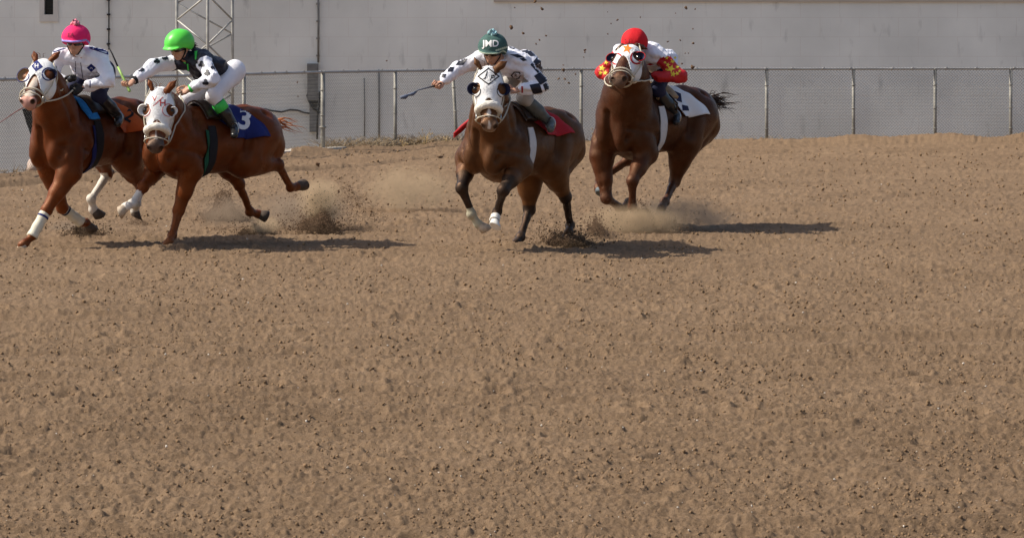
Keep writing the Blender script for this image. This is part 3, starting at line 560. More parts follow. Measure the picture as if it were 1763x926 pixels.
def build_horse(key, ears=((.0, .06), (.0, .06)), roll=0., tail_dir=(-1, .3, .3), neckw=1.12, face=(0, -1, .3), tail_len=.45, tail_n=70):
    H = POSE[key]; hp = HP[key]; x = H['x']; M = local_matrix(*x)
    if key == 'h4': M = M @ Matrix.Translation((.45, 0, 1.9)) @ Matrix.Scale(1.055, 4) @ Matrix.Translation((-.45, 0, -1.9))
    Minv = M.inverted(); L = H['legs']; poll = np.array(H['poll']); muz = np.array(H['muz'])
    coat_mat(key, 0.0)
    root = empty('race_horse'); root.matrix_world = M; tag(root, hp['label'], 'horse', 'galloping racehorses')
    F = Field((-1.45, -.62, -.05), (1.5, .72, 2.3), .0115)
    # trunk
    F.ell((-.05, 0, 1.13), (.60, .265, .30), k=.07); F.ell((.30, 0, 1.11), (.34, .27, .34), k=.08); F.ell((.50, 0, 1.13), (.20, .21, .25), k=.07)
    F.ell((-.34, 0, 1.17), (.30, .22, .235), k=.07); F.cone((.46, 0, 1.44), (.14, 0, 1.40), .085, .10, .09); F.cone((.15, 0, 1.35), (-.45, 0, 1.385), .10, .13, .08)
    F.ell((-.58, 0, 1.22), (.31, .255, .27), k=.08)
    for s in (-1, 1):
        F.ell((.60, s * .115, 1.02), (.12, .105, .17), k=.018); F.ell((.40, s * .17, 1.16), (.17, .105, .28), [unit((.9, 0, -.4)), [0, 1, 0], unit((.4, 0, .9))], .05)
        F.ell((-.56, s * .125, 1.29), (.26, .13, .19), k=.05); F.ell((-.76, s * .12, 1.14), (.13, .105, .24), k=.05)
    F.ell((.62, 0, 1.16), (.09, .1, .16), k=.05)
    # neck
    th = unit(muz - poll); nb = np.array([.44, 0, 1.22]); npl = poll + np.array([-.02, 0, -.05]) + .03 * th
    nd = unit(npl - nb); up = unit(np.array([0, 0, 1.]) - nd[2] * nd); lt = unit(np.cross(nd, up)); q = [nb + (npl - nb) * t for t in (0, .35, .7, 1)]
    for off, rs, k in ((.0, (.25, .205, .155, .088), .07), (.13, (.15, .125, .095, .030), .07), (-.085, (.16, .13, .10, .065), .05)):
        F.chain([q[i] + up * off * (1 - (.35 if off < 0 else .75) * i / 3) for i in range(4)], [r * neckw for r in rs], k, (lt, 1.12 if off == 0 else 1.0))
    hf = head_frame(poll, muz, roll, np.array(Minv.to_3x3()) @ np.array(face)); p = head_field(F, hf)
    P0, a_, d, l = hf
    for s, (back, spread) in zip((-1, 1), ears):
        b0 = p(.005, s * .058, .045); tip = b0 + .118 * unit(-a_ * (1 - back) + d * (.28 - back) + l * s * spread * 9)
        F.cone(b0, b0 + (tip - b0) * .5, .029, .031, .02, (d, 1.3)); F.cone(b0 + (tip - b0) * .5, tip, .031, .008, .015, (d, 1.3))
        F.cone(b0 + (tip - b0) * .28 + d * .034, tip * .82 + b0 * .18 + d * .026, .014, .010, .01, mode='cut')
    # legs
    for ln in ('RF', 'LF'):
        s = -1 if ln[0] == 'R' else 1; E, K, Fe, C, T = [np.array(q_) for q_ in L[ln]]; sp = np.array([.53, s * .165, 1.08]); fwd = np.array([1., 0, .1])
        F.cone((.42, s * .165, 1.2), E + (0, 0, .02), .15, .115, .05); F.cone(sp, E, .13, .118, .05); F.cone(E, E + (K - E) * .55, .112, .080, .04); F.cone(E + (K - E) * .5, K, .080, .054, .03)
        F.ell(E + (K - E) * .2 + fwd * .02, (.088, .085, .13), k=.03)
        ax = unit(Fe - K); back = unit(np.array([-1., 0, 0]) - (-ax[0]) * ax) if abs(ax[0]) < .95 else np.array([0, 0, -1.])
        F.ell(K, (.064, .062, .066), k=.02); F.cone(K, K + (Fe - K) * .3, .050, .038, .02); F.cone(K + (Fe - K) * .25, Fe, .036, .035, .02); F.cone(K + back * .022, Fe + back * .016, .022, .022, .02)
        F.ell(Fe, (.050, .049, .050), k=.015); F.cone(Fe, C, .036, .036, .02); F.cone(C, C + (T - C) * .3, .042, .044, .02)
    for ln in ('RH', 'LH'):
        s = -1 if ln[0] == 'R' else 1; S, K, Fe, C, T = [np.array(q_) for q_ in L[ln]]; hp_ = np.array([-.62, s * .13, 1.20])
        F.cone(hp_, S, .20, .155, .06); F.cone((-.74, s * .12, 1.08), S + (K - S) * .35, .15, .10, .06); F.cone(S, S + (K - S) * .5, .155, .112, .05); F.cone(S + (K - S) * .45, K, .105, .056, .03)
        ax = unit(Fe - K); back = unit(unit(K - S) * .4 + np.array([-1., 0, 0]) * .7 - ax * .0)
        F.cone(K, K + back * .045 + unit(K - Fe) * .055, .034, .024, .025); F.cone(S + (K - S) * .55 + back * .03, K + back * .045 + unit(K - Fe) * .05, .03, .02, .03)
        F.ell(K, (.062, .056, .066), k=.025); F.cone(K, K + (Fe - K) * .35, .046, .037, .02); F.cone(K + (Fe - K) * .3, Fe, .036, .034, .02); F.cone(K + back * .02, Fe + back * .014, .022, .022, .02)
        F.ell(Fe, (.052, .050, .052), k=.015); F.cone(Fe, C, .038, .038, .02); F.cone(C, C + (T - C) * .3, .044, .046, .02)
    # muscle relief and folds in the moving skin
    F.noise(.007, 22, 3, lambda P: smooth01((P[2] - .75) / .3) + 0 * P[0] + 0 * P[1]); F.noise(.0025, 60, 5)
    V, Q = F.mesh()
    # grooves and swells between the muscles, pressed into the skin on both sides
    nrm = np.zeros_like(V); tri = V[Q]; fn_ = np.cross(tri[:, 2] - tri[:, 0], tri[:, 3] - tri[:, 1])
    for c_ in range(4): np.add.at(nrm, Q[:, c_], fn_)
    nrm /= np.linalg.norm(nrm, axis=1, keepdims=True) + 1e-9; dsp = np.zeros(len(V))
    def groove(pts, dep, wd):
        dd = np.full(len(V), 9.)
        for i in range(len(pts) - 1): dd = np.minimum(dd, seg_param(V, pts[i], pts[i + 1])[1])
        dsp[:] -= 1.45 * dep * np.exp(-(dd / (wd * .88)) ** 2)
    groove([(.74, 0, 1.25), (.73, 0, 1.05), (.66, 0, .82)], .035, .04)
    for s in (-1, 1):
        Y_ = lambda *a__: [(q[0], s * q[1], q[2]) for q in a__]
        groove(Y_((.26, .15, 1.46), (.42, .25, 1.30), (.58, .25, 1.14), (.66, .20, 1.0)), .022, .04)
        groove(Y_((.16, .26, 1.36), (.18, .29, 1.14), (.26, .27, .94), (.36, .2, .84)), .024, .045)
        groove(Y_((.66, .22, 1.10), (.48, .29, 1.07), (.30, .29, 1.02)), .020, .032); groove(Y_((.34, .28, 1.36), (.44, .29, 1.18)), .012, .03)
        groove(Y_((.36, .28, 1.18), (.30, .28, 1.10)), -.020, .07); groove(Y_((.60, .24, .98), (.54, .25, .90)), -.014, .05)
        groove(Y_((-.26, .20, 1.42), (-.34, .27, 1.22), (-.30, .25, 1.02), (-.38, .18, .92)), .026, .05)
        groove(Y_((-.58, .2, 1.44), (-.72, .25, 1.22), (-.66, .25, 1.02), (-.52, .24, .90)), .018, .035); groove(Y_((-.42, .22, 1.42), (-.52, .28, 1.20), (-.46, .28, 1.0)), .014, .03)
        groove(Y_((-.40, .27, 1.16), (-.38, .26, 1.06)), -.018, .08); groove(Y_((-.72, .2, 1.30), (-.78, .2, 1.15)), -.010, .06)
        for rx in (.10, .02, -.06, -.14, -.22): groove(Y_((rx + .03, .29, 1.22), (rx, .29, 1.08), (rx + .03, .24, .92)), .0045, .016)
        wn_ = [nb + (npl - nb) * t_ + lt * s * w1 - up * h1_ for t_, w1, h1_ in ((.95, .09, .05), (.6, .14, .07), (.25, .18, .10), (0, .2, .12))]
        groove(wn_, .022, .035); groove([q_ + up * .12 for q_ in wn_[1:]], .012, .035)
        for ln in (('RF', 'RH') if s < 0 else ('LF', 'LH')):
            a0, a1, a2 = [np.array(q_) for q_ in L[ln][:3]]; o2 = np.array([.02, s * .07, 0]); o3 = np.array([.08, -s * .02, 0])
            groove([a0 + o2, a0 + (a1 - a0) * .8 + o2 * .6], .010, .022); groove([a0 + o3, a0 + (a1 - a0) * .7 + o3 * .7], .008, .02)
            groove([a1 + o2 * .6 + (a2 - a1) * .15, a2 + o2 * .45 - (a2 - a1) * .1], .005, .012)
    r_v = np.random.default_rng(17)
    for k_ in range(26):                                   # raised veins on shoulder, chest and flank
        s = -1 if k_ % 2 else 1; q0 = np.array([r_v.uniform(-.5, .6), s * .27, r_v.uniform(.9, 1.2)]); pv_ = [q0]
        for j_ in range(3): pv_.append(pv_[-1] + np.array([r_v.uniform(-.06, .1), 0, -r_v.uniform(.02, .07)]))
        groove(pv_, -.005, .010)
    V = V + nrm * dsp[:, None]; bv = bvh_of(V, Q)
    # coat pattern
    n = .5 + .5 * vnoise((V[:, 0], V[:, 1], V[:, 2]), 5, 11)
    n = n * .28; C_ = np.array(hp['base'])[None] * (1 - n[:, None]) + np.array(hp['light'])[None] * n[:, None]
    below = smooth01((.95 - V[:, 2]) / .25)[:, None] * .28; C_ = C_ * (1 - below) + np.array(hp['light']) * below
    def paint(mask, col): nonlocal C_; mask = np.clip(mask, 0, 1)[:, None]; C_ = C_ * (1 - mask) + np.array(col) * mask
    jag = .03 * vnoise((V[:, 0], V[:, 1], V[:, 2]), 70, 4)
    um = (V - P0) @ a_ / 1.08; near = (np.linalg.norm(V - muz, axis=1) < .3)
    for ln, J in L.items():
        J = [np.array(q_) for q_ in J]; t1, d1 = seg_param(V, J[1], J[2]); t0, d0 = seg_param(V, J[0], J[1]); t2, d2 = seg_param(V, J[2], J[3]); t3, d3 = seg_param(V, J[3], J[4])
        close = np.minimum(np.minimum(d1, d2), d3) < .085; upc = (d0 < .085)
        if key == 'h3':
            m_ = np.where(close, 1., 0.); m_ = np.maximum(m_, np.where(upc, smooth01((t0 + jag - (.52 if ln[1] == 'F' else .80)) / .16), 0)); paint(m_, (.013, .011, .011))
        if key == 'h4': paint(np.where(close, .55, 0), (.06, .025, .016))
        sock = {('h1', 'RH'): .1, ('h1', 'LH'): .5, ('h2', 'RF'): .38, ('h3', 'RF'): .82}.get((key, ln))
        if sock is not None: paint(np.where((np.minimum(d2, d3) < .075) | ((d1 < .075) & (t1 + jag > sock)), 1., 0), (.70, .66, .60) if key != 'h3' else (.42, .40, .30))
    paint(np.where(near, smooth01((um - (.50 if key != 'h2' else .40)) / .1) * .9, 0), hp['muz'])
    yv = (V - P0) @ l; wv = (V - P0) @ d
    if key == 'h1': paint(np.where(near & (um > .28) & (wv > -.03), smooth01((.05 + jag - abs(yv - .005)) / .02), 0), (.55, .48, .42)); paint(np.where(near & (um > .54), 1., 0), (.55, .30, .26))
    if key == 'h2': paint(np.where(near & (um > .22) & (um < .5) & (wv > 0), smooth01((.016 + jag * .3 - abs(yv)) / .01), 0), (.55, .50, .48))
    if key == 'h3': paint(np.where(near & (um > .40) & (wv > -.02), smooth01((.018 + jag * .4 - abs(yv)) / .01), 0), (.6, .56, .52)); paint(np.where(near & (um > .54) & (wv < -.06), .6, 0), (.5, .42, .34))
    if key == 'h4': paint(np.where(near & (um > .53) & (wv < .0), .5, 0), (.20, .13, .10))
    for s in (-1, 1): paint(smooth01((.034 - np.linalg.norm(V - p(.575, s * .046, -.004), axis=1)) / .012), (.012, .008, .008))
    for s in (-1, 1): paint(smooth01((.065 - np.linalg.norm(V - p(.205, s * .105, .0), axis=1)) / .03) * .75, (.035, .014, .008))
    dirt = (smooth01((.55 - V[:, 2]) / .5) * .35 + .10) * (vnoise((V[:, 0], V[:, 1], V[:, 2]), 45, 9) > .15); paint(dirt * .6, (.16, .10, .06))
    MB().add(V, Q).build('horse_body', M_COAT[key], root, True, color=C_)
    # hooves: flared cone with a flat sole
    for ln, J in L.items():
        C1, T1, Fe = np.array(J[3]), np.array(J[4]), np.array(J[2]); ax = unit(T1 - C1); M3 = M.to_3x3()
        gz = (M @ Vector(T1.tolist()))[2]; pd = unit(C1 - Fe); fw = unit(ax + .7 * pd)
        if gz < .09:                                         # planted: sole level with the dirt
            wdown = np.array((M3.inverted() @ Vector((0, 0, -1)))[:]); sole = unit(wdown)
        else:                                                # airborne: sole follows the flexed pastern
            sole = unit(ax * .8 + (unit(np.cross(np.cross(pd, [0, 1, 0]), pd)) * (-1 if ln[1] == 'F' else -1)) * .25)
        fwd_ = unit(ax - (ax @ sole) * sole); sd = np.cross(sole, fwd_); mb = MB(); Vh = []; nn = 20
        dh = .075; c1 = C1 + ax * .005
        if gz < .09: dh = min(.09, max(.05, (M @ Vector(C1.tolist()))[2] + .015))
        for k, (t, r) in enumerate(((0, .043), (.35, .050), (1, .066), (1.02, .058), (.96, .03), (.95, .001))):
            for j in range(nn):
                g = 2 * math.pi * j / nn; rx = r * (1.12 if math.cos(g) > 0 else .82)
                Vh.append(c1 + sole * t * dh + fwd_ * (rx * math.cos(g) + .042 * min(t, 1)) + sd * r * math.sin(g) * .95)
        mb.add(Vh, [(k * nn + j, k * nn + (j + 1) % nn, (k + 1) * nn + (j + 1) % nn, (k + 1) * nn + j) for k in range(5) for j in range(nn)])
        hm = M_HOOF_D
        if (key, ln) in (('h1', 'LF'), ('h2', 'RF'), ('h2', 'LF')): hm = M_HOOF_P
        if key == 'h4' and ln[1] == 'H': hm = M_HOOF_B
        if (key, ln) == ('h3', 'LF'): hm = M_BELL
        if (key, ln) == ('h3', 'RF'): hm = M_HOOF_P
        mb.build('hoof', hm, root)
    # eyes
    for s in (-1, 1): MB().ball(p(.205, s * .092, .012), .030, 8).build('eye', M_EYE, root)
    # mane: short tufts blown back along the crest
    mb = MB(); r = np.random.default_rng(5)
    for k in range(230):
        t = r.uniform(.05, 1.02); b0 = nb + (npl - nb) * t + up * (.30 - .165 * t) * neckw * .80 + lt * r.normal() * .012
        hl = r.uniform(.06, .13); dr = unit(-nd * 1.0 + up * r.uniform(.0, .7) + lt * r.normal() * .45)
        mb.tube([b0 - up * .05, b0 + up * .02 + dr * hl * .5, b0 + dr * hl - up * .02], [.006, .005, .0012], 4, cap=False)
    for k in range(2):
        b0 = p(-.01, r.uniform(-.03, .03), .06); mb.tube([b0, b0 + .03 * d - .02 * a_, b0 + d * r.uniform(.03, .06) + a_ * r.uniform(-.05, .03) + l * r.normal() * .03], [.004, .003, .001], 4, cap=False)
    mh = mat('mane_' + key, hp['mane'], .6, .3, .3, 30); mb.add([q.tolist() for q in (nb + up * .1, npl, (nb + npl) / 2 + up * .08)], [(0, 1, 2)]); mb.build('mane', mh, root)
    mb = MB(); tb = np.array([-.87, 0, 1.33]); td = unit(tail_dir)
    for k in range(tail_n):
        ln_ = r.uniform(.2, tail_len); dv = unit(td + r.normal(size=3) * .16); o_ = r.normal(size=3) * .012; sag = r.uniform(.1, .42)
        pts = [tb + o_ + dv * ln_ * t + np.array([0, 0, -sag * ln_ * t * t + .02 * math.sin(6 * t + k)]) + (.03 * math.sin(5 * t + k * 2)) * np.array([0, 1, 0]) for t in np.linspace(0, 1, 7)]
        mb.tube(pts, [.007, .0065, .006, .005, .004, .0025, .0008], 4, cap=False)
    mb.build('tail', mat('tail_' + key, np.array(hp['mane']) * (2.2 if key == 'h2' else 1.), .6, .3, .3, 30), root)
    S = dict(root=root, M=M, Minv=Minv, bvh=bv, hf=hf, p=p, V=V, Q=Q, L=L); HSCENE[key] = S; return S

def hood(S, key, slot_mats, stamps, vcut=.27, vlen=.16, ulen=.39, eye_r=.058):
    P0, a_, d, l = S['hf']; p = S['p']; c = p(.2, 0, -.05); F = Field(c - .33, c + .33, .0075); head_field(F, S['hf'], .011, True)
    P = np.meshgrid(*F.ax, indexing='ij'); R = [P[i] - P0[i] for i in range(3)]
    u, y, w_ = [sum(R[i] * ax_[i] for i in range(3)) / 1.08 for ax_ in (a_, l, d)]
    lim = vcut + (ulen - vcut) * np.clip(np.abs(y) / .075, 0, 1) ** 1.6 + np.clip(-(w_ + .05), 0, .2) * .15
    F.val = np.maximum(F.val, (u - lim).astype(np.float32)); F.val = np.maximum(F.val, (-.045 - u).astype(np.float32))
    F.noise(.0018, 55, 8)
    for s in (-1, 1):
        F.ell(p(.205, s * .098, .030), [eye_r, .062, eye_r * .95], [a_, l, d], .006, 'cut'); F.cone(p(-.03, s * .06, .02), p(.03, s * .06, .12), .034, .034, .006, mode='cut')
    # hollow: only the shell outside the coat remains
    G = Field(c - .33, c + .33, .0075); head_field(G, S['hf'], .0005, True); F.val = np.maximum(F.val, -G.val)
    V, Q = F.mesh(); mb = MB(); mb.add(V, Q); b = bvh_of(V, Q)
    for sh, u_, v_, mi in stamps: stamp(mb, b, sh, u_, v_, S['Minv'], mi, .0025, 1.6, S['M'].translation.y - .9, maxd=.09)
    mb.build('hood', slot_mats, S['root'])

def eye_cup(S, s, m, r=.062, full=1.0, lean=.5, trim=None):
    P0, a_, d, l = S['hf']; r *= 1.02; c = S['p'](.205, s * .103, .018); ax = unit(l * s * .35 + d * .75 + a_ * .35)   # the cup opens forward
    bk = unit(-a_ * .35 + l * s); e1 = unit(np.cross(ax, bk)); e2 = np.cross(e1, ax)
    if e2 @ (l * s) < 0: e2 = -e2
    V = []; Fc = []; n = 14; mrow = 7
    for t_ in (1., .90):
        for i in range(mrow):
            th = (i / (mrow - 1)) * math.pi / 2
            for j in range(n + 1):
                g = -math.pi * .62 + math.pi * 1.24 * j / n
                V.append(c + t_ * r * (math.sin(th) * (math.cos(g) * e2 + math.sin(g) * e1)) - ax * (r * .8 * math.cos(th) * t_ - .016) + ax * .012 * math.cos(g) * (i / (mrow - 1)) ** 2)
    k = n + 1
    for o_ in (0, mrow * k): Fc += [(o_ + i * k + j, o_ + i * k + j + 1, o_ + (i + 1) * k + j + 1, o_ + (i + 1) * k + j) for i in range(mrow - 1) for j in range(n)]
    e = (mrow - 1) * k; Fc += [(e + j, e + j + 1, mrow * k + e + j + 1, mrow * k + e + j) for j in range(n)]
    mb = MB(); mb.add(V, Fc)
    if trim: mb.tube([V[e + j] for j in range(n + 1)], .005, 6, mi=1)
    mb.build('blinker_cup', [m, trim] if trim else m, S['root'])

def drape(S, x0, x1, t0, t1, skew=0., lift=.012, nx=24, nt=40, cz=1.12, thick=.006, wave=.009, side=(-1, 1), cx_fn=None):
    V = []; ok = []
    for j in range(nt + 1):
        th = math.radians(t0 + (t1 - t0) * j / nt)
        for i in range(nx + 1):
            x = x0 + (x1 - x0) * i / nx + skew * (j / nt - .5) if cx_fn is None else cx_fn(i / nx, th)
            o_ = Vector((x, 0, cz)); dr = Vector((0, math.sin(th), math.cos(th))); h = S['bvh'].ray_cast(o_ + dr * 1.2, -dr, 1.19)
            fl_ = .020 * max(0., abs(math.sin(th)) - .75) * 4 * (1 + math.sin(23 * x + 4 * th)) * (wave > .005); pnt = (h[0] if h[0] is not None and (h[0] - o_).length < .40 else o_ + dr * .345) + dr * (lift + fl_ + wave * math.sin(9 * x + 5 * th) + wave * math.sin(31 * x - 3 * th))
            V.append(pnt[:])
    V = np.array(V).reshape(nt + 1, nx + 1, 3)
    for _ in range(2): V[1:-1] = (V[:-2] + 2 * V[1:-1] + V[2:]) / 4
    n0 = (nt + 1) * (nx + 1); cen = np.stack([V[..., 0], 0 * V[..., 0], 0 * V[..., 0] + cz], -1); dv = V - cen; dv /= np.linalg.norm(dv, axis=-1, keepdims=True)
    O = (V + dv * thick).reshape(-1, 3); I = V.reshape(-1, 3); k = nx + 1; Fc = []
    for j in range(nt):
        for i in range(nx): q = (j * k + i, j * k + i + 1, (j + 1) * k + i + 1, (j + 1) * k + i); Fc += [q, tuple(t + n0 for t in q[::-1])]
    for j in range(nt):
        for i in (0, nx): Fc.append((j * k + i, (j + 1) * k + i, (j + 1) * k + i + n0, j * k + i + n0))
    for i in range(nx):
        for j in (0, nt): Fc.append((j * k + i, j * k + i + 1, j * k + i + 1 + n0, j * k + i + n0))
    return np.concatenate([O, I]), Fc

def saddle(S, cloth_mats, cloth_stamps, girth_mat, towel=None, girth2=None, clothx=(-.42, .16), low=74, girth_skew=.1, saddle_m=None, gx=.10):
    root = S['root']; mb = MB(); V, Fc = drape(S, 0, 0, -low, low, lift=.014, nt=60, nx=30, cx_fn=lambda t, th: clothx[0] + (clothx[1] - clothx[0]) * t - .24 * abs(math.sin(th)) ** 1.3); mb.add(V, Fc); b = bvh_of(V, Fc)
    for sh, u_, v_, mi in cloth_stamps: stamp(mb, b, sh, u_, v_, S['Minv'], mi, .004, 3, S['M'].translation.y, maxd=.15)
    mb.build('saddle_cloth', cloth_mats, root)
    V, Fc = drape(S, -.16, .17, -38, 38, lift=.030, thick=.03, nt=24); MB().add(V, Fc).build('saddle', saddle_m or M_LEATHER, root)
    for s in (1, -1):                                       # girth: down each side and under the belly
        fn = lambda t, th: gx - .045 + .09 * t + .03 * abs(math.sin(th))
        if s == 1: V, Fc = drape(S, 0, 0, 50, 310, lift=.010, nx=5, nt=80, cx_fn=fn, wave=.0015, thick=.008); MB().add(V, Fc).build('girth', girth_mat, root)
    if girth2:
        fn = lambda t, th: gx + .055 + .05 * t + .03 * abs(math.sin(th)); V, Fc = drape(S, 0, 0, 60, 300, lift=.014, nx=3, nt=80, cx_fn=fn, wave=.0015, thick=.008); MB().add(V, Fc).build('overgirth', girth2, root)
    if towel:
        V, Fc = drape(S, .10, .26, -50, 50, lift=.03, thick=.015, nt=24); MB().add(V, Fc).build('saddle_towel', towel, root)

def ring_on_head(S, u, r_l, r_d, off, rad, m, name, fuzz=0., arc=(0, 360), n=36):
    P0, a_, d, l = S['hf']; pts = []
    for k in range(n + 1):
        g = math.radians(arc[0] + (arc[1] - arc[0]) * k / n); pts.append(S['p'](u, 0, off) + r_l * math.cos(g) * l + r_d * math.sin(g) * d)
    if fuzz:
        c = S['p'](u, 0, off); F = Field(c - .17, c + .17, .007)
        for k in range(n): F.cone(pts[k], pts[k + 1], rad, rad, .01)
        F.noise(.0025, 90, 3); F.noise(.0025, 330, 6); V, Q = F.mesh(); return MB().add(V, Q).build(name, m, S['root'])
    return MB().tube(pts, rad, 8).build(name, m, S['root'])

def bridle(S, m, m2=None, band=True, bandu=.36):
    p = S['p']; mb = MB()
    for s in (-1, 1):
        mb.tube([p(.0, s * .07, .05), p(.12, s * .108, -.02), p(.26, s * .105, -.06), p(.42, s * .078, -.07)], .007, 6)
        mb.tube([p(.02, s * .09, -.02), p(.10, s * .10, -.10), p(.16, s * .07, -.20)], .006, 6)
    if band: mb.tube([p(bandu, .09 * math.cos(t), -.05 + .10 * math.sin(t)) for t in np.linspace(0, 2 * math.pi, 25)], .0085, 6)
    mb.tube([p(.485, .085 * math.cos(t), -.05 + .085 * math.sin(t)) for t in np.linspace(0, 2 * math.pi, 25)], .006, 6)
    mb.build('bridle', m, S['root'])
    for s in (-1, 1): MB().tube([p(.44 + .032 * math.cos(t), s * .085, -.08 + .032 * math.sin(t)) for t in np.linspace(0, 2 * math.pi, 17)], .006, 6).build('bit_ring', M_STEEL, S['root'])

def reins(S, hands, m, key):
    p = S['p']; nl = []
    for s, hnd in zip((-1, 1), hands):
        a0 = p(.46, s * .09, -.09); hnd = np.array(hnd); mid = (a0 + hnd) / 2 + np.array([0, s * .06, -.05])
        pts = []
        for t in np.linspace(0, 1, 12): pts.append((1 - t) ** 2 * a0 + 2 * t * (1 - t) * mid + t * t * hnd)
        out = []
        for q in pts:                                       # keep the rein outside the neck
            h = S['bvh'].find_nearest(Vector(q)); nrm = h[1]; dd = (Vector(q) - h[0]).dot(nrm)
            if dd < .012: q = np.array((h[0] + nrm * .014)[:])
            out.append(q)
        MB().tube(out, .008, 6).build('rein', m, S['root'])

def wrap(S, ln, m, t0, t1, band=None, bt=.15, seg=(1, 2), r=.054):
    J = [np.array(q) for q in S['L'][ln]]; A, B = J[seg[0]], J[seg[1]]; d = B - A; mb = MB(); pts = [A + d * t for t in np.linspace(t0, t1, 14)]
    mb.tube(pts, [r + .003 * math.sin(7.3 * i) + (.004 if i > 10 else 0) for i in range(14)], 16)
    if band: q = t0 + (t1 - t0) * bt; mb.tube([A + d * q, A + d * (q + .07)], r + .0035, 16, mi=1)
    mb.build('leg_wrap', [m, band] if band else m, S['root'])

diamond = lambda a_, b: poly((0, -b), (a_, 0), (0, b), (-a_, 0))
if 'h1' in ONLY:
    S1 = build_horse('h1', ears=((0, .05), (.1, .07)), tail_dir=(-1, -.2, .1), roll=-.06, face=(-.25, -1, .25))
    hood(S1, 'h1', [M_HOOD, M_BLUE, M_WHITE], [(shift(diamond(11, 10), 0, 0, .15), 63, 114, 1), (text_shape('H', 10, .15), 63, 114, 2), (ring(9.5, 11.5, 28), 83, 128, 1), (ring(8, 10, 28), 41, 131, 1)], vcut=.26, ulen=.39)
    eye_cup(S1, 1, M_NAVY, .056); eye_cup(S1, -1, M_TAN, .072, trim=M_BLUE)
    bridle(S1, M_STRAP, bandu=.44)
    saddle(S1, [M_ORANGE, M_BLACK], [(shift(text_shape('2', 30, .8), 0, 0, .5), 222, 200, 1)], M_BLACK, towel=M_SKYB, girth2=M_BLUE, clothx=(-.27, .05), low=80)
    M_CREAM = mat('cream_bandage', (.70, .66, .54), .85, .2, .06, 20, .002, 90)
    wrap(S1, 'LF', M_CREAM, .12, 1.05, M_BLUE, .12); wrap(S1, 'RF', M_CREAM, .15, 1.0, M_NAVY, .02)
if 'h2' in ONLY:
    S2 = build_horse('h2', ears=((0, .05), (-.10, .10)), tail_dir=(-1, .35, .1), tail_len=.42, tail_n=14, face=(-.05, -1, .3))
    M_REDP = mat('red_print', (.45, .05, .05), .7)
    hood(S2, 'h2', [M_HOOD, M_REDP], [(ring(10, 11.2, 28), 248, 190, 1), (ring(10, 11.2, 28), 290, 190, 1), (text_shape('V', 13, .1), 266, 171, 1), (poly((-9, 8), (-8, 8.6), (9, -7), (8, -8)), 272, 175, 1), (text_shape('H', 16, .25), 280, 178, 1)], vcut=.315, ulen=.40, eye_r=.057)
    eye_cup(S2, -1, M_HOOD, .056); eye_cup(S2, 1, M_HOOD, .042)
    ring_on_head(S2, .385, .098, .10, -.035, .033, M_FLEECE, 'noseband', 1); bridle(S2, M_STRAP, band=False)
    saddle(S2, [M_BLUE, M_WHITE], [(shift(text_shape('3', 50, 1.5), 0, 0, .16), 421, 207, 1)], M_BLACK, clothx=(-.31, .12), low=77, gx=.12, girth2=mat('green_edge', (.01, .09, .05), .8))
if 'h3' in ONLY:
    S3 = build_horse('h3', ears=((-.05, .07), (.0, .16)), tail_dir=(-1, -.5, -.4), face=(0, -1, .3))
    fr = frame_([(0, -15), (19.5, 0), (0, 15), (-19.5, 0)], .82)
    hood(S3, 'h3', [M_HOOD, M_BLACK], [(ring(10.5, 12, 28), 867, 157, 1), (ring(10.5, 12, 28), 816, 157, 1), (fr, 841, 132, 1), (text_shape('J', 15, .12, shear=.3), 836, 129, 1), (text_shape('P', 14, .12, shear=.3), 846, 135, 1)], vcut=.315, ulen=.40, eye_r=.057)
    eye_cup(S3, -1, M_NAVY, .060); eye_cup(S3, 1, M_NAVY, .060)
    ring_on_head(S3, .385, .098, .10, -.035, .035, M_FLEECE, 'noseband', 1); bridle(S3, M_STRAP, band=False)
    M_WGIRTH = mat('white_girth', (.62, .61, .62), .8, .2, .06, 15)
    saddle(S3, [M_RED, M_WHITE], [(shift(poly((-2.5, -13), (2.5, -13), (2.5, 13), (-2.5, 13)), 0, 0, -.8), 966, 200, 1)], M_WGIRTH, clothx=(-.30, .12), low=66, gx=.12)
    wrap(S3, 'LF', M_BELL, .55, 1.1, seg=(2, 3), r=.047)
    mb = MB()
    for k in range(3):
        pts = [np.array((S3['Minv'] @ Vector(at(u, v, 29.7 + .02 * k)))[:]) for u, v in [(822, 196), (808, 208 + k), (795, 219 + 2 * k), (781, 231 + 3 * k)]]
        mb.tube(pts, [.012, .018, .02, .008], 5)
    mb.build('red_ribbon', M_RED, S3['root'])
if 'h4' in ONLY:
    S4 = build_horse('h4', ears=((.75, .06), (.75, .06)), tail_dir=(-1, .2, .2), roll=.05, face=(-.42, -1, .5), neckw=1.32)
    hood(S4, 'h4', [M_HOOD, mat('orange_print', (.75, .22, .03), .7), M_RED], [(star(9.5, 5, .42, .2), 1080, 84, 1), (ring(8.5, 11.5, 28), 1096, 100, 2), (ring(8, 10.5, 28), 1062, 102, 2)], vcut=.26, ulen=.38, eye_r=.060)
    eye_cup(S4, 1, M_NAVY, .052, trim=M_RED); eye_cup(S4, -1, M_NAVY, .052, trim=M_RED)
    bridle(S4, M_STRAP, bandu=.46)
    saddle(S4, [M_WHITE, M_NAVY], [(poly((-6, -10), (5, -5), (7, 10), (-2, 7)), 1167, 167, 1), (poly((-6, -5), (4, -3), (6, 5), (-5, 5)), 1180, 186, 1)], M_WGIRTH if 'h3' in ONLY else M_WHITE, clothx=(-.30, .05), low=74, saddle_m=M_TAN, gx=.12)
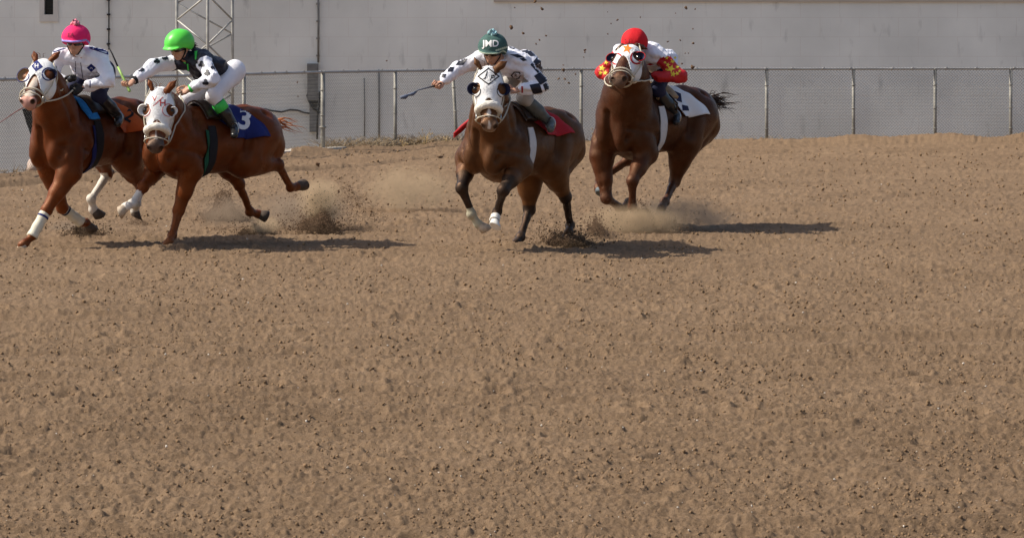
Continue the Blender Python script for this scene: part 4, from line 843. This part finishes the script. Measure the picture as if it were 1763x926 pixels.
# ------------------------------------------------------------------ jockeys
M_SKIN = mat('skin', (.50, .27, .18), .55, .35, .08, 25, .0006, 200)
M_GOGGLE = mat('goggle_lens', (.015, .012, .01), .12, .6, 0); M_HAIR = mat('dark_hair', (.02, .014, .01), .6, .3, .3, 80)
M_GLOVE = mat('dark_glove', (.03, .028, .028), .7, .3, .1, 40); M_BOOT = mat('black_boot', (.018, .017, .018), .28, .5, .15, 20)
M_SILKW = mat('white_silk', (.80, .81, .90), .5, .35, .03, 10, .004, 26); M_BREECH = mat('white_breeches', (.82, .81, .86), .6, .3, .04, 10, .002, 40)
M_BREECHG = mat('grey_breeches', (.36, .34, .32), .6, .3, .15, 10, .003, 40); M_SILKB = mat('black_silk', (.014, .015, .028), .5, .35, .1, 12, .003, 22)
M_REDS = mat('red_silk', (.50, .015, .02), .5, .35, .06, 10, .003, 22)

def hand(F, wrist, fdir, gaxis, s_, side):
    """closed hand: palm, four separate curled fingers of different length, thumb from the side of the palm; grips a rod along gaxis"""
    f = unit(fdir); g = unit(np.array(gaxis) - (np.array(gaxis) @ f) * f); n = np.cross(f, g) * side; w = np.array(wrist)
    if n[2] > 0 and side == 0: n = -n
    F.cone(w - f * .03, w + f * .02, .026 * s_, .027 * s_, .01, (n, 1.25)); F.ell(w + f * .050 * s_, (.045 * s_, .043 * s_, .021 * s_), [f, g, n], .012)
    kb = w + f * .088 * s_
    for i, (o_, ln) in enumerate(zip((-.032, -.011, .011, .031), (.9, 1.0, .95, .78))):
        a0 = kb + g * o_ * s_ - f * (.004 if i in (0, 3) else 0); a1 = a0 + (f * .60 + n * .45) * .040 * ln * s_; a2 = a1 + (-f * .15 + n * 1.) * .026 * ln * s_; a3 = a2 + (-f * .95 + n * .2) * .022 * ln * s_
        F.chain([a0 - f * .02, a0, a1, a2, a3], [.009 * s_, .0105 * s_, .0098 * s_, .009 * s_, .0078 * s_], .003)
    t0 = w + f * .032 * s_ - g * .036 * s_; t1 = t0 + (f * .5 - g * .35 + n * .6) * .034 * s_; t2 = t1 + (f * .7 + g * .35 + n * .5) * .030 * s_
    F.chain([w + f * .02 * s_ - g * .015, t0, t1, t2], [.016 * s_, .015 * s_, .0115 * s_, .0095 * s_], .006)
    return kb + n * .026 * s_ - f * .002, g

def build_rider(key, label, face, up_, shirt_m, shirt_stamps, breech_m, cap_m, cap_stamps, pom=None, cap_band=None, white_back=None, gr=(None, None), sleeve_m=None, boot_top=None, gloves=False, visor=False, wav=.006, hair=False, collar=None, LW=.35, boot_m=M_BOOT):
    J = {k: np.array(v) for k, v in POSE[key]['rider'].items()}; S = HSCENE[key]; M, Minv = S['M'], S['Minv']; off = J['PV'].copy()
    root = empty('person'); root.matrix_world = M @ Matrix.Translation(Vector(off)); tag(root, label, 'jockey', 'jockeys riding the racehorses')
    lat = unit(J['SHL'] - J['SHR']); spine = unit(J['NK'] - J['PV']); frt = unit(np.cross(lat, spine))
    # face basis given in world, turned into the local frame
    R3 = np.array(Minv.to_3x3()); fc = unit(R3 @ np.array(face)); u = R3 @ np.array(up_); u = unit(u - (u @ fc) * fc); sd = np.cross(u, fc)
    HDc = J['HD']; hp = lambda f_, s_, u_: HDc + fc * f_ + sd * s_ + u * u_
    allp = np.array(list(J.values())); F = Field(allp.min(0) - .22, allp.max(0) + .22, .0085)
    F.ell(hp(-.01, 0, .04), (.095, .077, .09), [fc, sd, u], .02); F.ell(hp(.025, 0, -.03), (.068, .062, .078), [fc, sd, u], .03); F.ell(hp(.055, 0, -.085), (.028, .03, .024), [fc, sd, u], .02)
    F.cone(hp(.092, 0, .012), hp(.112, 0, -.022), .010, .015, .012); F.ell(hp(.088, 0, -.056), (.014, .026, .008), [fc, sd, u], .008); F.ell(hp(.084, 0, -.068), (.012, .022, .007), [fc, sd, u], .008)
    for s in (-1, 1):
        F.ell(hp(.060, s * .042, -.02), (.022, .022, .018), [fc, sd, u], .015); F.ell(hp(.086, s * .030, .012), (.012, .016, .010), [fc, sd, u], .008, 'cut'); F.ell(hp(-.01, s * .080, -.012), (.02, .010, .032), [fc, sd, u], .008)
    F.cone(hp(.098, -.022, -.061), hp(.098, .022, -.061), .003, .003, .003, mode='cut')
    F.cone(hp(-.02, 0, -.06), J['NK'], .055, .065, .02)
    ch = J['NK'] * .68 + J['PV'] * .32; F.ell(ch, (.15, .105, .19), [lat, frt, spine], .05); F.ell(J['PV'] + spine * .06, (.105, .08, .11), [lat, frt, spine], .05)
    for s in 'LR':
        F.cone(J['NK'] + (J['SH' + s] - J['NK']) * .3, J['SH' + s], .055, .052, .03); F.cone(J['SH' + s], J['EL' + s], .050, .038, .02); F.cone(J['EL' + s], J['HA' + s], .038, .024, .02)
        F.cone(J['HP' + s], J['KN' + s], .068, .050, .04); F.cone(J['KN' + s], J['AN' + s], .052, .034, .03); F.cone(J['AN' + s], J['TO' + s], .034, .026, .02)
    V, Q = F.mesh(); body = MB(); body.add(V, Q); grip = {}
    for i, s in enumerate('RL'):
        w = J['HA' + s]; fd = unit(w - J['EL' + s]); H = Field(w - .16, w + .16, .0042); ga = gr[i] if gr[i] is not None else lat
        ga = unit(R3 @ np.array(ga)) if gr[i] is not None else ga
        fd2 = fd; grip[s] = hand(H, w, fd2, ga, 1.08, 1 if s == 'R' else 1); Vh, Qh = H.mesh(); body.add(Vh, Qh, 1 if gloves else 0)
    body.build('body', [M_SKIN, M_GLOVE], root, off=off)
    # shirt
    F = Field(allp.min(0) - .25, allp.max(0) + .25, .0095)
    F.ell(ch + frt * .0, (.172, .13, .205), [lat, frt, spine], .06); F.ell(J['NK'] * LW + J['PV'] * (1 - LW) - frt * .015, (.160, .13, .18), [lat, frt, spine], .06); F.ell(ch + spine * .07 - frt * .05, (.16, .085, .12), [lat, frt, spine], .06)
    if LW < .3: F.ell(J['PV'] + spine * .03, (.165, .14, .15), [lat, frt, spine], .06)
    F.cone(J['NK'] - spine * .02, hp(-.03, 0, -.09), .075, .062, .02)
    for s in 'LR':
        d = unit(J['EL' + s] - J['SH' + s]); F.cone(J['NK'] + (J['SH' + s] - J['NK']) * .4, J['SH' + s], .085, .078, .05); F.cone(J['SH' + s], J['EL' + s], .075, .066, .03); F.ell(J['EL' + s], (.066,) * 3, k=.02)
        wr = J['HA' + s] - unit(J['HA' + s] - J['EL' + s]) * .015; F.cone(J['EL' + s], wr * .8 + J['EL' + s] * .2, .066, .054, .03); F.cone(wr * .8 + J['EL' + s] * .2, wr, .046, .034, .015)
    F.cone(hp(-.01, 0, -.10), hp(.07, 0, -.02), .045, .055, .01, mode='cut')
    F.noise(wav * 1.6, 38, 21, lambda P: 1 + 0 * P[0]); F.noise(wav * 1.3, 85, 22); F.noise(wav * .5, 170, 23)
    V, Q = F.mesh(); mb = MB(); b = bvh_of(V, Q); ref = M.translation.y - .4
    mats = [shirt_m] + ([sleeve_m] if sleeve_m else []); mi = np.zeros(len(Q), int)
    if sleeve_m:
        cn = V[Q].mean(1); m_ = np.zeros(len(Q), bool)
        for s in 'LR':
            for a_, b_ in ((J['SH' + s], J['EL' + s]), (J['EL' + s], J['HA' + s])):
                t, dd = seg_param(cn, a_, b_); m_ |= (dd < .09) & ((t > .12) | (a_ is J['EL' + s]))
        mi[m_] = 1
    mb.add(V, Q); mb.m = mi.tolist(); base = len(mats)
    for sh, u_, v_, mm in shirt_stamps:
        if mm not in mats: mats.append(mm)
        stamp(mb, b, sh, u_, v_, Minv, mats.index(mm), .003, 2, ref, maxd=.09)
    mb.build('shirt', mats, root, off=off)
    # breeches
    F = Field(allp.min(0) - .25, allp.max(0) + .25, .0095); F.ell(J['PV'] + spine * .02 - frt * .01, np.array((.150, .118, .13)) * (1 if LW > .3 else .85), [lat, frt, spine], .05)
    for s in 'LR':
        F.cone(J['HP' + s], J['KN' + s], .102 if LW > .3 else .085, .070, .05); (F.ell(J['HP' + s] - frt * .035, (.09, .09, .10), k=.05) if LW > .3 else None); F.ell(J['KN' + s], (.074,) * 3, k=.03); F.cone(J['KN' + s], J['KN' + s] + (J['AN' + s] - J['KN' + s]) * .28, .066, .056, .02)
    F.noise(.004, 40, 31); V, Q = F.mesh(); MB().add(V, Q).build('breeches', breech_m, root, off=off)
    for s in 'LR':                                           # boots
        kn, an, to = J['KN' + s], J['AN' + s], J['TO' + s]; F = Field(np.minimum(np.minimum(kn, an), to) - .12, np.maximum(np.maximum(kn, an), to) + .12, .007); top = kn + (an - kn) * .24
        F.chain([top, top + (an - top) * .4, an - (an - kn) * .06], [.062, .064, .044], .02); F.cone(an, to, .042, .036, .02, ([0, 0, 1.], 1.1)); F.ell(an + (an - to) * .18 + np.array([0, 0, -.02]), (.04, .036, .04), k=.02); F.noise(.0025, 50, 7)
        V, Q = F.mesh(); MB().add(V, Q).build('boot', boot_m, root, off=off)
        if boot_top is not None: MB().tube([top - (an - kn) * .03, top + (an - kn) * .06, top + (an - kn) * .20], [.069, .072, .070], 18).build('boot_cuff', boot_top, root, off=off)
    # helmet with silk cover
    c = hp(-.012, 0, .055); F = Field(c - .22, c + .22, .006); hs = .93 if LW == .10 else 1.; F.ell(c, np.array((.158, .140, .128)) * hs, [fc, sd, u], .02); F.ell(hp(-.03, 0, .02), (.135, .130, .10), [fc, sd, u], .03)
    if visor: F.ell(hp(.12, 0, .045), (.06, .08, .012), [fc, sd, u], .03)
    else: F.ell(hp(.115, 0, .045), (.06, .105, .014), [fc, sd, u], .02)
    cut = hp(-.02, 0, -.07); P = np.meshgrid(*F.ax, indexing='ij'); hh = sum((P[i] - cut[i]) * u[i] for i in range(3)); ff = sum((P[i] - cut[i]) * fc[i] for i in range(3))
    F.val = np.maximum(F.val, (.035 + .062 * np.clip((ff + .02) / .10, 0, 1) - hh).astype(np.float32)); F.noise(.0022, 60, 3)
    V, Q = F.mesh(); mb = MB(); mb.add(V, Q); b = bvh_of(V, Q); mats = [cap_m]
    if cap_band is not None:
        mats.append(cap_band[0]); cn = V[Q].mean(1); hq = (cn - cut) @ u; fq = (cn - cut) @ fc; rim = .035 + .062 * np.clip((fq + .02) / .10, 0, 1); mb.m = [1 if r0 + cap_band[1] < h_ < r0 + cap_band[2] else 0 for h_, r0 in zip(hq, rim)]
    for sh, u_, v_, mm in cap_stamps:
        if mm not in mats: mats.append(mm)
        stamp(mb, b, sh, u_, v_, Minv, mats.index(mm), .003, 1.5, ref, maxd=.05)
    hel = mb.build('helmet', mats, root, off=off)
    if pom is not None:
        c = hp(-.012, 0, .055) + u * .135; F = Field(c - .08, c + .08, .005); F.ell(c, (.04, .04, .034), k=.01); F.noise(.014, 130, 2); F.noise(.008, 260, 4); V, Q = F.mesh(); MB().add(V, Q).build('pompom', pom, hel, off=off)
    # goggles: wrap-round lens and strap
    mb = MB(); Vg = []; n = 16
    for k, (du, dr) in enumerate(((.030, -.004), (.026, .006), (.0, .009), (-.024, .004), (-.027, -.006))):
        for j in range(n + 1):
            t = math.radians(-82 + 164 * j / n); nose = .010 * math.exp(-(t / .22) ** 2) if du < 0 else 0; Vg.append(hp(-.012 + (.108 + dr) * math.cos(t), (.084 + dr) * math.sin(t), .012 + du + nose))
    mb.add(Vg, [(k * (n + 1) + j, k * (n + 1) + j + 1, (k + 1) * (n + 1) + j + 1, (k + 1) * (n + 1) + j) for k in range(4) for j in range(n)]); mb.build('goggles', M_GOGGLE, root, off=off)
    mb = MB(); mb.tube([hp(-.012 + .10 * math.cos(t), .088 * math.sin(t), .015) for t in np.radians(np.linspace(75, 285, 18))], .012, 6); mb.build('goggle_strap', M_BLACK, root, off=off)
    mb = MB(); mb.tube([hp(.0, .088, .02), hp(.02, .078, -.04), hp(.05, .035, -.105), hp(.05, -.035, -.105), hp(.02, -.078, -.04), hp(.0, -.088, .02)], .007, 6); mb.build('chin_strap', M_BLACK, root, off=off)
    if hair:
        mb = MB(); r = np.random.default_rng(3)
        for k in range(80):
            b0 = hp(-.10, r.uniform(-.05, .05), r.uniform(-.06, .0)); dv = unit(-fc + .5 * r.normal(size=3) * .4 - u * .3); mb.tube([b0, b0 + dv * .05, b0 + dv * .11 - u * .02], [.007, .005, .002], 4, cap=False)
        mb.build('hair', M_HAIR, root, off=off)
    # stirrup irons and leathers belong to the saddle
    for s, sgn in (('L', 1), ('R', -1)):
        ft = (J['AN' + s] * .45 + J['TO' + s] * .55) + np.array([0, 0, -.03]); st = empty('stirrup'); st.parent = S['root']
        MB().tube([np.array([-.02, sgn * .20, 1.43]), np.array([-.03, sgn * .30, 1.34]), ft + [0, 0, .12]], .009, 6).build('stirrup_leather', M_LEATHER, st)
        MB().tube([ft + np.array([0, .055 * math.cos(t), .055 + .065 * math.sin(t)]) for t in np.linspace(-.5 * math.pi, 1.5 * math.pi, 21)], .006, 6).build('stirrup_iron', M_STEEL, st)
    return dict(root=root, J=J, grip=grip, M=M, Minv=Minv)

def whip(Rr, side, tipdir_px, label, hm, sm, lh=.16, ls=.5, back=.05, tip_px=None, thick=1., flap=None):
    """whip through the closed hand; its far end is given by where the tip stands in the place"""
    g0, g = Rr['grip'][side]; M = Rr['M']; p0 = np.array((M @ Vector(g0))[:]); tip = at(tip_px[0], tip_px[1], p0[1] + tip_px[2]); d = unit(tip - p0)
    o = empty('riding_whip', p0); tag(o, label, 'whip', 'riding whips'); Ln = np.linalg.norm(tip - p0)
    MB().tube([p0 - d * back, p0 - d * (back - .01), p0 + d * lh * .5, p0 + d * lh], [.011 * thick, .013 * thick, .012 * thick, .009 * thick], 10).build('handle', hm, o, off=p0)
    MB().tube([p0 + d * lh, p0 + d * (lh + (Ln - lh) * .5) + np.array([0, 0, .012]), tip], [.008 * thick, .0065 * thick, .0045 * thick], 8).build('shaft', sm, o, off=p0)
    if flap:
        n = unit(np.cross(d, [0, 1, 0])); mb = MB()
        for q, wd, ln in ((-.12, .018, .09), (-.04, .022, .10)): mb.tube([tip + d * q, tip + d * (q + ln * .5) + n * wd * .4, tip + d * (q + ln)], [.006, wd, wd * .7], 8)
        mb.build('flap', flap, o, off=p0)
    return o

def star_stamps(pts, m): return [(star(r, 5, .45, a_), u, v, m) for u, v, r, a_ in pts]
if 'h1' in ONLY:
    M_PINK = mat('pink_cover', (.78, .02, .14), .8, .25, .06, 20, .004, 45); M_LILAC = mat('lilac_band', (.30, .25, .62), .6); M_POM1 = mat('pink_white_pompom', (.55, .18, .24), .9, .2, .5, 60)
    A = build_rider('h1', 'person in pink pompom helmet cover and white shirt with blue shoulder bars', (-.22, -1, -.22), (0, -.15, 1), M_SILKW,
        [(frame_([(-18, -12), (12, -4), (18, 4), (14, 8), (-18, -3)], .72), 172, 87, M_BLUE), (poly((-14, -8), (10, -2), (13, 3), (-14, -1)), 172, 87, M_BLUE), (frame_([(-12, 6), (-8, -4), (14, -10), (14, -2)], .6), 100, 86, M_BLUE),
         (diamond(8, 7), 157, 117, M_BLUE), (text_shape('A', 7, .1), 157, 117, M_WHITE), (poly((-.5, -16), (.6, -16), (.8, 22), (-.3, 22)), 130, 122, M_NAVY), (poly((-.5, -14), (.6, -14), (5.5, 22), (4.5, 22)), 139, 122, M_NAVY), (poly((-.7, -6), (.7, -6), (1, 8), (-.6, 8)), 155, 143, M_BLUE)],
        M_NAVY, M_PINK, [(text_shape('EA', 10, .1), 122, 61, mat('dark_pink', (.35, .01, .07), .7))], pom=M_POM1, cap_band=(M_LILAC, .008, .03), gloves=True)
    reins(S1, [A['grip']['R'][0], A['grip']['L'][0]], M_STRAP, 'h1')
    whip(A, 'R', None, 'thin reddish brown whip poking out below the pink nose at the left edge', M_GLOVE, mat('brown_shaft', (.28, .12, .10), .5), lh=.5, tip_px=(-14, 221, -.9), thick=.8)
if 'h2' in ONLY:
    M_LIME = mat('green_cover', (.10, .66, .07), .38, .4, .04, 20)
    cl = [(clover(5.6), u, v, M_SILKB) for u, v in [(270, 105), (243, 119), (284, 99), (347, 111), (357, 126), (354, 142), (368, 115), (340, 130)]]
    Bq = build_rider('h2', 'person in bright green helmet, black vest and white sleeves with black clovers', (-.62, -.85, -.42), (-.15, -.2, 1), M_SILKB,
        cl + [(poly((-1, -9), (1.5, -9), (3, 10), (1, 10)), 323, 119, M_GREEN), (text_shape('4', 8, .3), 318, 108, M_GREEN), (poly((-2, -8), (3, -9), (1, 6), (-1, 6)), 337, 97, M_GREEN)],
        M_BREECH, M_LIME, [(poly((-18, -1), (18, 1.4), (18, 2.4), (-18, .1)), 306, 89, mat('dark_green_line', (.03, .3, .03), .6))], sleeve_m=M_SILKW, boot_top=M_GREEN, hair=True)
    reins(S2, [Bq['grip']['L'][0] - np.array([0, .03, 0]), Bq['grip']['L'][0]], M_STRAP, 'h2')
    whip(Bq, 'R', None, 'whip with lime green handle raised in the outstretched hand', mat('lime_handle', (.30, .48, .13), .5), M_BLACK, lh=.20, back=.10, tip_px=(184, 76, .2), thick=1.1)
    for k in (0, 1):
        e_ = Bq['J']['HA' + 'RL'[k]]; f_ = unit(Bq['J']['EL' + 'RL'[k]] - e_); MB().tube([e_ + f_ * .0, e_ + f_ * .045], .043, 14).build('cuff', M_GREEN if k else M_BLACK, Bq['root'], off=POSE['h2']['rider']['PV'])
if 'h3' in ONLY:
    M_TEAL = mat('grey_green_cover', (.055, .115, .105), .85, .25, .15, 25, .005, 70); M_PALEG = mat('pale_green_band', (.42, .50, .38), .7); M_POM3 = mat('pale_blue_pompom', (.25, .42, .46), .9, .2, .45, 60)
    blk = [(0, 0)]
    dm = lambda u, v, a_, b, r=0.: (shift(diamond(a_, b), 0, 0, r), u, v, M_SILKB)
    fr3 = frame_([(-9, 0), (-3, -6.5), (7, -6), (9, 0), (6, 6), (-4, 6)], .72)
    Cq = build_rider('h3', 'person in grey green helmet cover with pompom, white shirt with black diamond patches', (-.38, -1, -.38), (0, -.25, 1), M_SILKW,
        [dm(926, 112, 13, 15), dm(933, 134, 14, 13, .2), dm(943, 149, 9, 11, .3), dm(923, 153, 13, 11, .5), dm(912, 92, 16, 6, .25), dm(884, 82, 12, 3, .1), dm(795, 107, 12, 6, -.5), dm(806, 92, 9, 5, -.2), dm(776, 120, 7, 5, -.6), dm(764, 131, 5, 4, -.6), dm(901, 103, 7, 3, .2), dm(891, 97, 14, 3, .2),
         (fr3, 888, 130, M_SILKB), (text_shape('R', 8, .2), 888, 130, M_SILKB), (poly((-1.5, -5), (1.5, -5), (1.5, 6), (-1.5, 6)), 899, 154, M_RED)],
        M_BREECHG, M_TEAL, [(text_shape('JMD', 15.5, .35), 845, 76, M_WHITE), (merge(*[shift(disc(2, 8), 3.4 * i, -1.1 * i) for i in range(-3, 4)]), 865, 84, M_PALEG)], pom=M_POM3, cap_band=(M_PALEG, .012, .024), LW=.18, boot_m=mat('muddy_boot', (.10, .105, .095), .45, .4, .3, 20))
    reins(S3, [Cq['grip']['L'][0] - np.array([0, .03, 0]), Cq['grip']['L'][0]], M_STRAP, 'h3')
    whip(Cq, 'R', None, 'grey whip with feathered flap held out at arm length left of the bay', M_GLOVE, mat('grey_shaft', (.12, .14, .18), .4), lh=.06, back=.05, tip_px=(699, 165, -.15), thick=1.0, flap=mat('grey_flap', (.10, .12, .18), .6))
if 'h4' in ONLY:
    sp = [(1148, 100, 3.5, .1), (1158, 106, 4.5, .5), (1150, 112, 4, .3), (1166, 116, 4, .2), (1155, 119, 7.5, .4), (1166, 127, 4, .8), (1145, 108, 3, .6), (1162, 100, 3, .2), (1159, 128, 5.5, .2), (1170, 123, 3, .1), (1148, 120, 3, 0.2), (1037, 118, 6, .2), (1044, 108, 4.5, .4), (1034, 126, 4, .3), (1042, 126, 4.5, .1), (1040, 98, 3.5, .6), (1049, 100, 3, .2)]
    Dq = build_rider('h4', 'person in plain red helmet and red sleeves with yellow stars', (-.35, -1, -.65), (0, -.6, 1), M_SILKW,
        star_stamps(sp, M_YEL) + [(shift(diamond(7, 2), 0, 0), 1119, 111, M_RED)],
        M_NAVY, mat('red_cover', (.62, .012, .02), .8, .25, .06, 20, .004, 45), [], sleeve_m=M_REDS, gloves=True, LW=.10)
    reins(S4, [Dq['grip']['R'][0], Dq['grip']['L'][0]], M_STRAP, 'h4')
# ------------------------------------------------------------------ kicked-up soil, flying clods, dust
M_SOIL = mat('shade_dark_soil', (.075, .05, .032), .95, .1, .35, 30); M_SOILB = mat('brown_soil', (.16, .105, .068), .95, .1, .35, 30)  # darker soil tone has the backlit, shadowed look put into its colour
def spray(u, v, wpx, hpx, n, s0, s1, m, label, seed, mound=True, dy=.25, lean=0.):
    n = n * 5; hpx *= 1.12; r = np.random.default_rng(seed); Y = F_PX * CAM_Z / (v - HOR); k = Y / F_PX; c = at(u, v, Y); a_, h = wpx * k, hpx * k
    x = r.normal(size=n) * a_ * .45; x = np.where(np.abs(x) > a_ * 1.5, x * .3, x); e_ = np.exp(-(x / (a_ * .8)) ** 2) * (.25 + .75 * lattice_noise(x * 1., x * 0 + seed, a_ * .22, seed)) * 1.5; big = r.random(n) < .03
    z = h * e_ * (r.random(n) ** (1.15 if mound else .8)) + (np.abs(r.normal(size=n)) * h * .28 * (r.random(n) < .25)); y = r.normal(size=n) * dy * .5
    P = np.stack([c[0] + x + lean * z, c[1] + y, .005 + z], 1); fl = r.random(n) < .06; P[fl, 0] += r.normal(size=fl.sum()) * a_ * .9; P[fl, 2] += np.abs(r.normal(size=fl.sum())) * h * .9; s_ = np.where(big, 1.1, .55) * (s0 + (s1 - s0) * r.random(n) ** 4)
    return tag(scatter('soil_spray', P, s_, m, seed), label, 'soil', kind='stuff')
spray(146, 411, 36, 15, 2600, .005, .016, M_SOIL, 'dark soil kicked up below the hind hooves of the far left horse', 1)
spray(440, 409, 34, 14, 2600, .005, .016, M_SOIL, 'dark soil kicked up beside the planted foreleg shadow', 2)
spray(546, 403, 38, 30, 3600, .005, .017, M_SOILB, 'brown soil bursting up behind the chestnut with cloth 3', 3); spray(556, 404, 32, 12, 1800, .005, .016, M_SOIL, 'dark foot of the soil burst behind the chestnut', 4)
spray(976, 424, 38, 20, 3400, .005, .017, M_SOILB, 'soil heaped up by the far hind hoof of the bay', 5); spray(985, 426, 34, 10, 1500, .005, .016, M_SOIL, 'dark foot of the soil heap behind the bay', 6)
spray(1028, 412, 20, 30, 900, .004, .014, M_SOILB, 'thin spout of soil right of the bay', 7, False)
spray(385, 384, 48, 42, 1300, .004, .014, M_SOILB, 'loose brown spray of soil behind the planted foreleg', 8, False)
spray(600, 385, 70, 55, 700, .003, .011, M_SOILB, 'sparse crumbs of soil in the dust behind the chestnut', 9, False)
spray(1110, 402, 90, 45, 900, .003, .011, M_SOILB, 'sparse crumbs of soil in the dust below the right edge horse', 10, False)
spray(240, 388, 26, 10, 260, .003, .008, M_SOILB, 'few crumbs of soil below the white socks', 11, False)
cl = [(921,2,4),(933,16,4),(886,13.5,1.5),(880,47,4),(901,57.5,2.5),(940,62,2),(929,69,2.5),(923,76,2),(1063,35,2.5),(1052,41,1.5),(1102.5,30.5,2),(1046,21,1.2),(1046.5,59,1.5),(1007.4,86.5,2.5),(1007,90.5,2),(1005,99,1.5),(970,112.5,2),(970,121,4),(962,136,3),(973,136.5,2.5),(979,143,2.5),(991,128,2),(1181,14.5,3),(1197,16,2),(1163,23,1.5),(1150,72,2.5),(1171,69.5,2),(1193.5,74.6,3),(1193,50,1.5),(1174,110,2.5),(1192,115.5,4),(1180,92,1.5),(1185.5,92,1.5),(512,142,1.8),(513,167,1.6),(666,105,2),(1168,306.6,3),(1175,326,2.5),(1130,294,1.8),(1161,380,5),(1003.5,290,2),(1170,394,2.5),(590,346,4),(606,362,2.5),(583,330,3),(560,280,2),(547,283,4.5),(630,343,2.5),(668,352,2.5),(700,350,2.),(540,300,2),(1020,345,2),(1148,344,2),(1120,352,2)]
for k, (u, v, s_) in enumerate(cl):
    r = np.random.default_rng(100 + k); V0, F0 = lump(2, 200 + k); Y = 34 + r.uniform(-1.2, 1.5) if v < 250 else 33.5 - r.uniform(0, 1.5); sc_ = s_ * .72 * Y / F_PX
    o = MB().add((V0 * sc_ * [1.15, 1, .9]) @ rot_rand(r), F0).build('dirt_clod', M_CLOD); o.location = at(u, v, Y)
    tag(o, 'small dark clod of dirt flying through the air behind the horses', 'clod', 'clods of dirt thrown into the air')

def dust(name_lab, u, v, wpx, hpx, dens, col=(.95, .69, .44), Y=None, depth=.5, seed=0., nscale=3.):
    Y = Y or 31.5; c = at(u, v, Y); a_, h = 1.45 * wpx * Y / F_PX, 1.35 * hpx * Y / F_PX
    mb = MB(); mb.ball((0, 0, 0), 1., 12); o = mb.build('dust_cloud', None or mat('x', (1, 1, 1))); o.location = c; o.scale = (a_, depth, h)
    m = bpy.data.materials.new('dust'); m.use_nodes = True; nt = m.node_tree; nt.nodes.clear(); L = nt.links.new
    out = nt.nodes.new('ShaderNodeOutputMaterial'); pv = nt.nodes.new('ShaderNodeVolumePrincipled'); pv.inputs['Color'].default_value = (*col, 1); pv.inputs['Anisotropy'].default_value = .2
    tc = nt.nodes.new('ShaderNodeTexCoord'); ln = nt.nodes.new('ShaderNodeVectorMath'); ln.operation = 'LENGTH'; L(tc.outputs['Object'], ln.inputs[0])
    mp = nt.nodes.new('ShaderNodeMapping'); mp.inputs['Scale'].default_value = (a_ * nscale, depth * nscale, h * nscale); mp.inputs['Location'].default_value = (seed, seed * 2, 0); L(tc.outputs['Object'], mp.inputs[0])
    nz = nt.nodes.new('ShaderNodeTexNoise'); nz.inputs['Scale'].default_value = 1.6; nz.inputs['Detail'].default_value = 4; nz.inputs['Roughness'].default_value = .6; L(mp.outputs[0], nz.inputs['Vector'])
    fall = nt.nodes.new('ShaderNodeMapRange'); fall.interpolation_type = 'SMOOTHSTEP'; fall.inputs['From Min'].default_value = 1; fall.inputs['From Max'].default_value = .1; L(ln.outputs['Value'], fall.inputs['Value'])
    th = nt.nodes.new('ShaderNodeMapRange'); th.inputs['From Min'].default_value = .36; th.inputs['From Max'].default_value = .72; L(nz.outputs[0], th.inputs['Value'])
    m1 = nt.nodes.new('ShaderNodeMath'); m1.operation = 'MULTIPLY'; L(fall.outputs[0], m1.inputs[0]); L(th.outputs[0], m1.inputs[1])
    m2 = nt.nodes.new('ShaderNodeMath'); m2.operation = 'MULTIPLY'; m2.inputs[1].default_value = dens * 2.3; L(m1.outputs[0], m2.inputs[0]); L(m2.outputs[0], pv.inputs['Density']); L(pv.outputs[0], out.inputs['Volume'])
    o.data.materials.clear(); o.data.materials.append(m); m.cycles.volume_step_rate = 1.0 if hasattr(m, 'cycles') and hasattr(m.cycles, 'volume_step_rate') else 1.0
    return tag(o, name_lab, 'dust', kind='stuff')
dust('pale puff of dust rising behind the chestnut with cloth 3', 552, 346, 34, 34, 7., Y=32.5, seed=1)
dust('thin brown dust drifting behind the chestnut', 512, 366, 80, 36, 2.6, (.62, .47, .35), Y=32.8, seed=2)
dust('faint dust haze between the two pairs of horses', 700, 326, 70, 38, 2.6, Y=36, seed=3)
dust('thick dust below the horse at the right edge', 1090, 382, 80, 26, 5., (.92, .66, .42), Y=32.2, seed=4); dust('thin dust trailing off the right edge', 1170, 375, 90, 34, 3., (.68, .54, .42), Y=32.8, seed=5)
dust('brown dust behind the planted foreleg', 390, 366, 46, 26, 3.2, (.58, .43, .31), Y=32.8, seed=6); dust('light dust puff beside the trailing hind hoof', 455, 388, 24, 16, 4., Y=31.6, seed=7)
dust('low dust left of the trailing hoof of the far left horse', 120, 398, 34, 18, 3., (.55, .41, .3), Y=32.6, seed=8)

for i_, (u, v, w_, h_) in enumerate([(146, 405, 40, 13), (440, 402, 42, 14), (550, 392, 46, 24), (980, 415, 46, 18), (1030, 400, 26, 26)]):
    dust('fine dark soil smoke around the kicked up dirt, clump %s' % ['far left', 'beside the trailing hoof', 'behind the chestnut', 'behind the bay', 'right of the bay'][i_], u, v, w_, h_, 1.2, (.35, .23, .15), Y=F_PX * CAM_Z / (v + h_ * .6 - HOR), depth=.3, seed=20 + i_, nscale=5.)
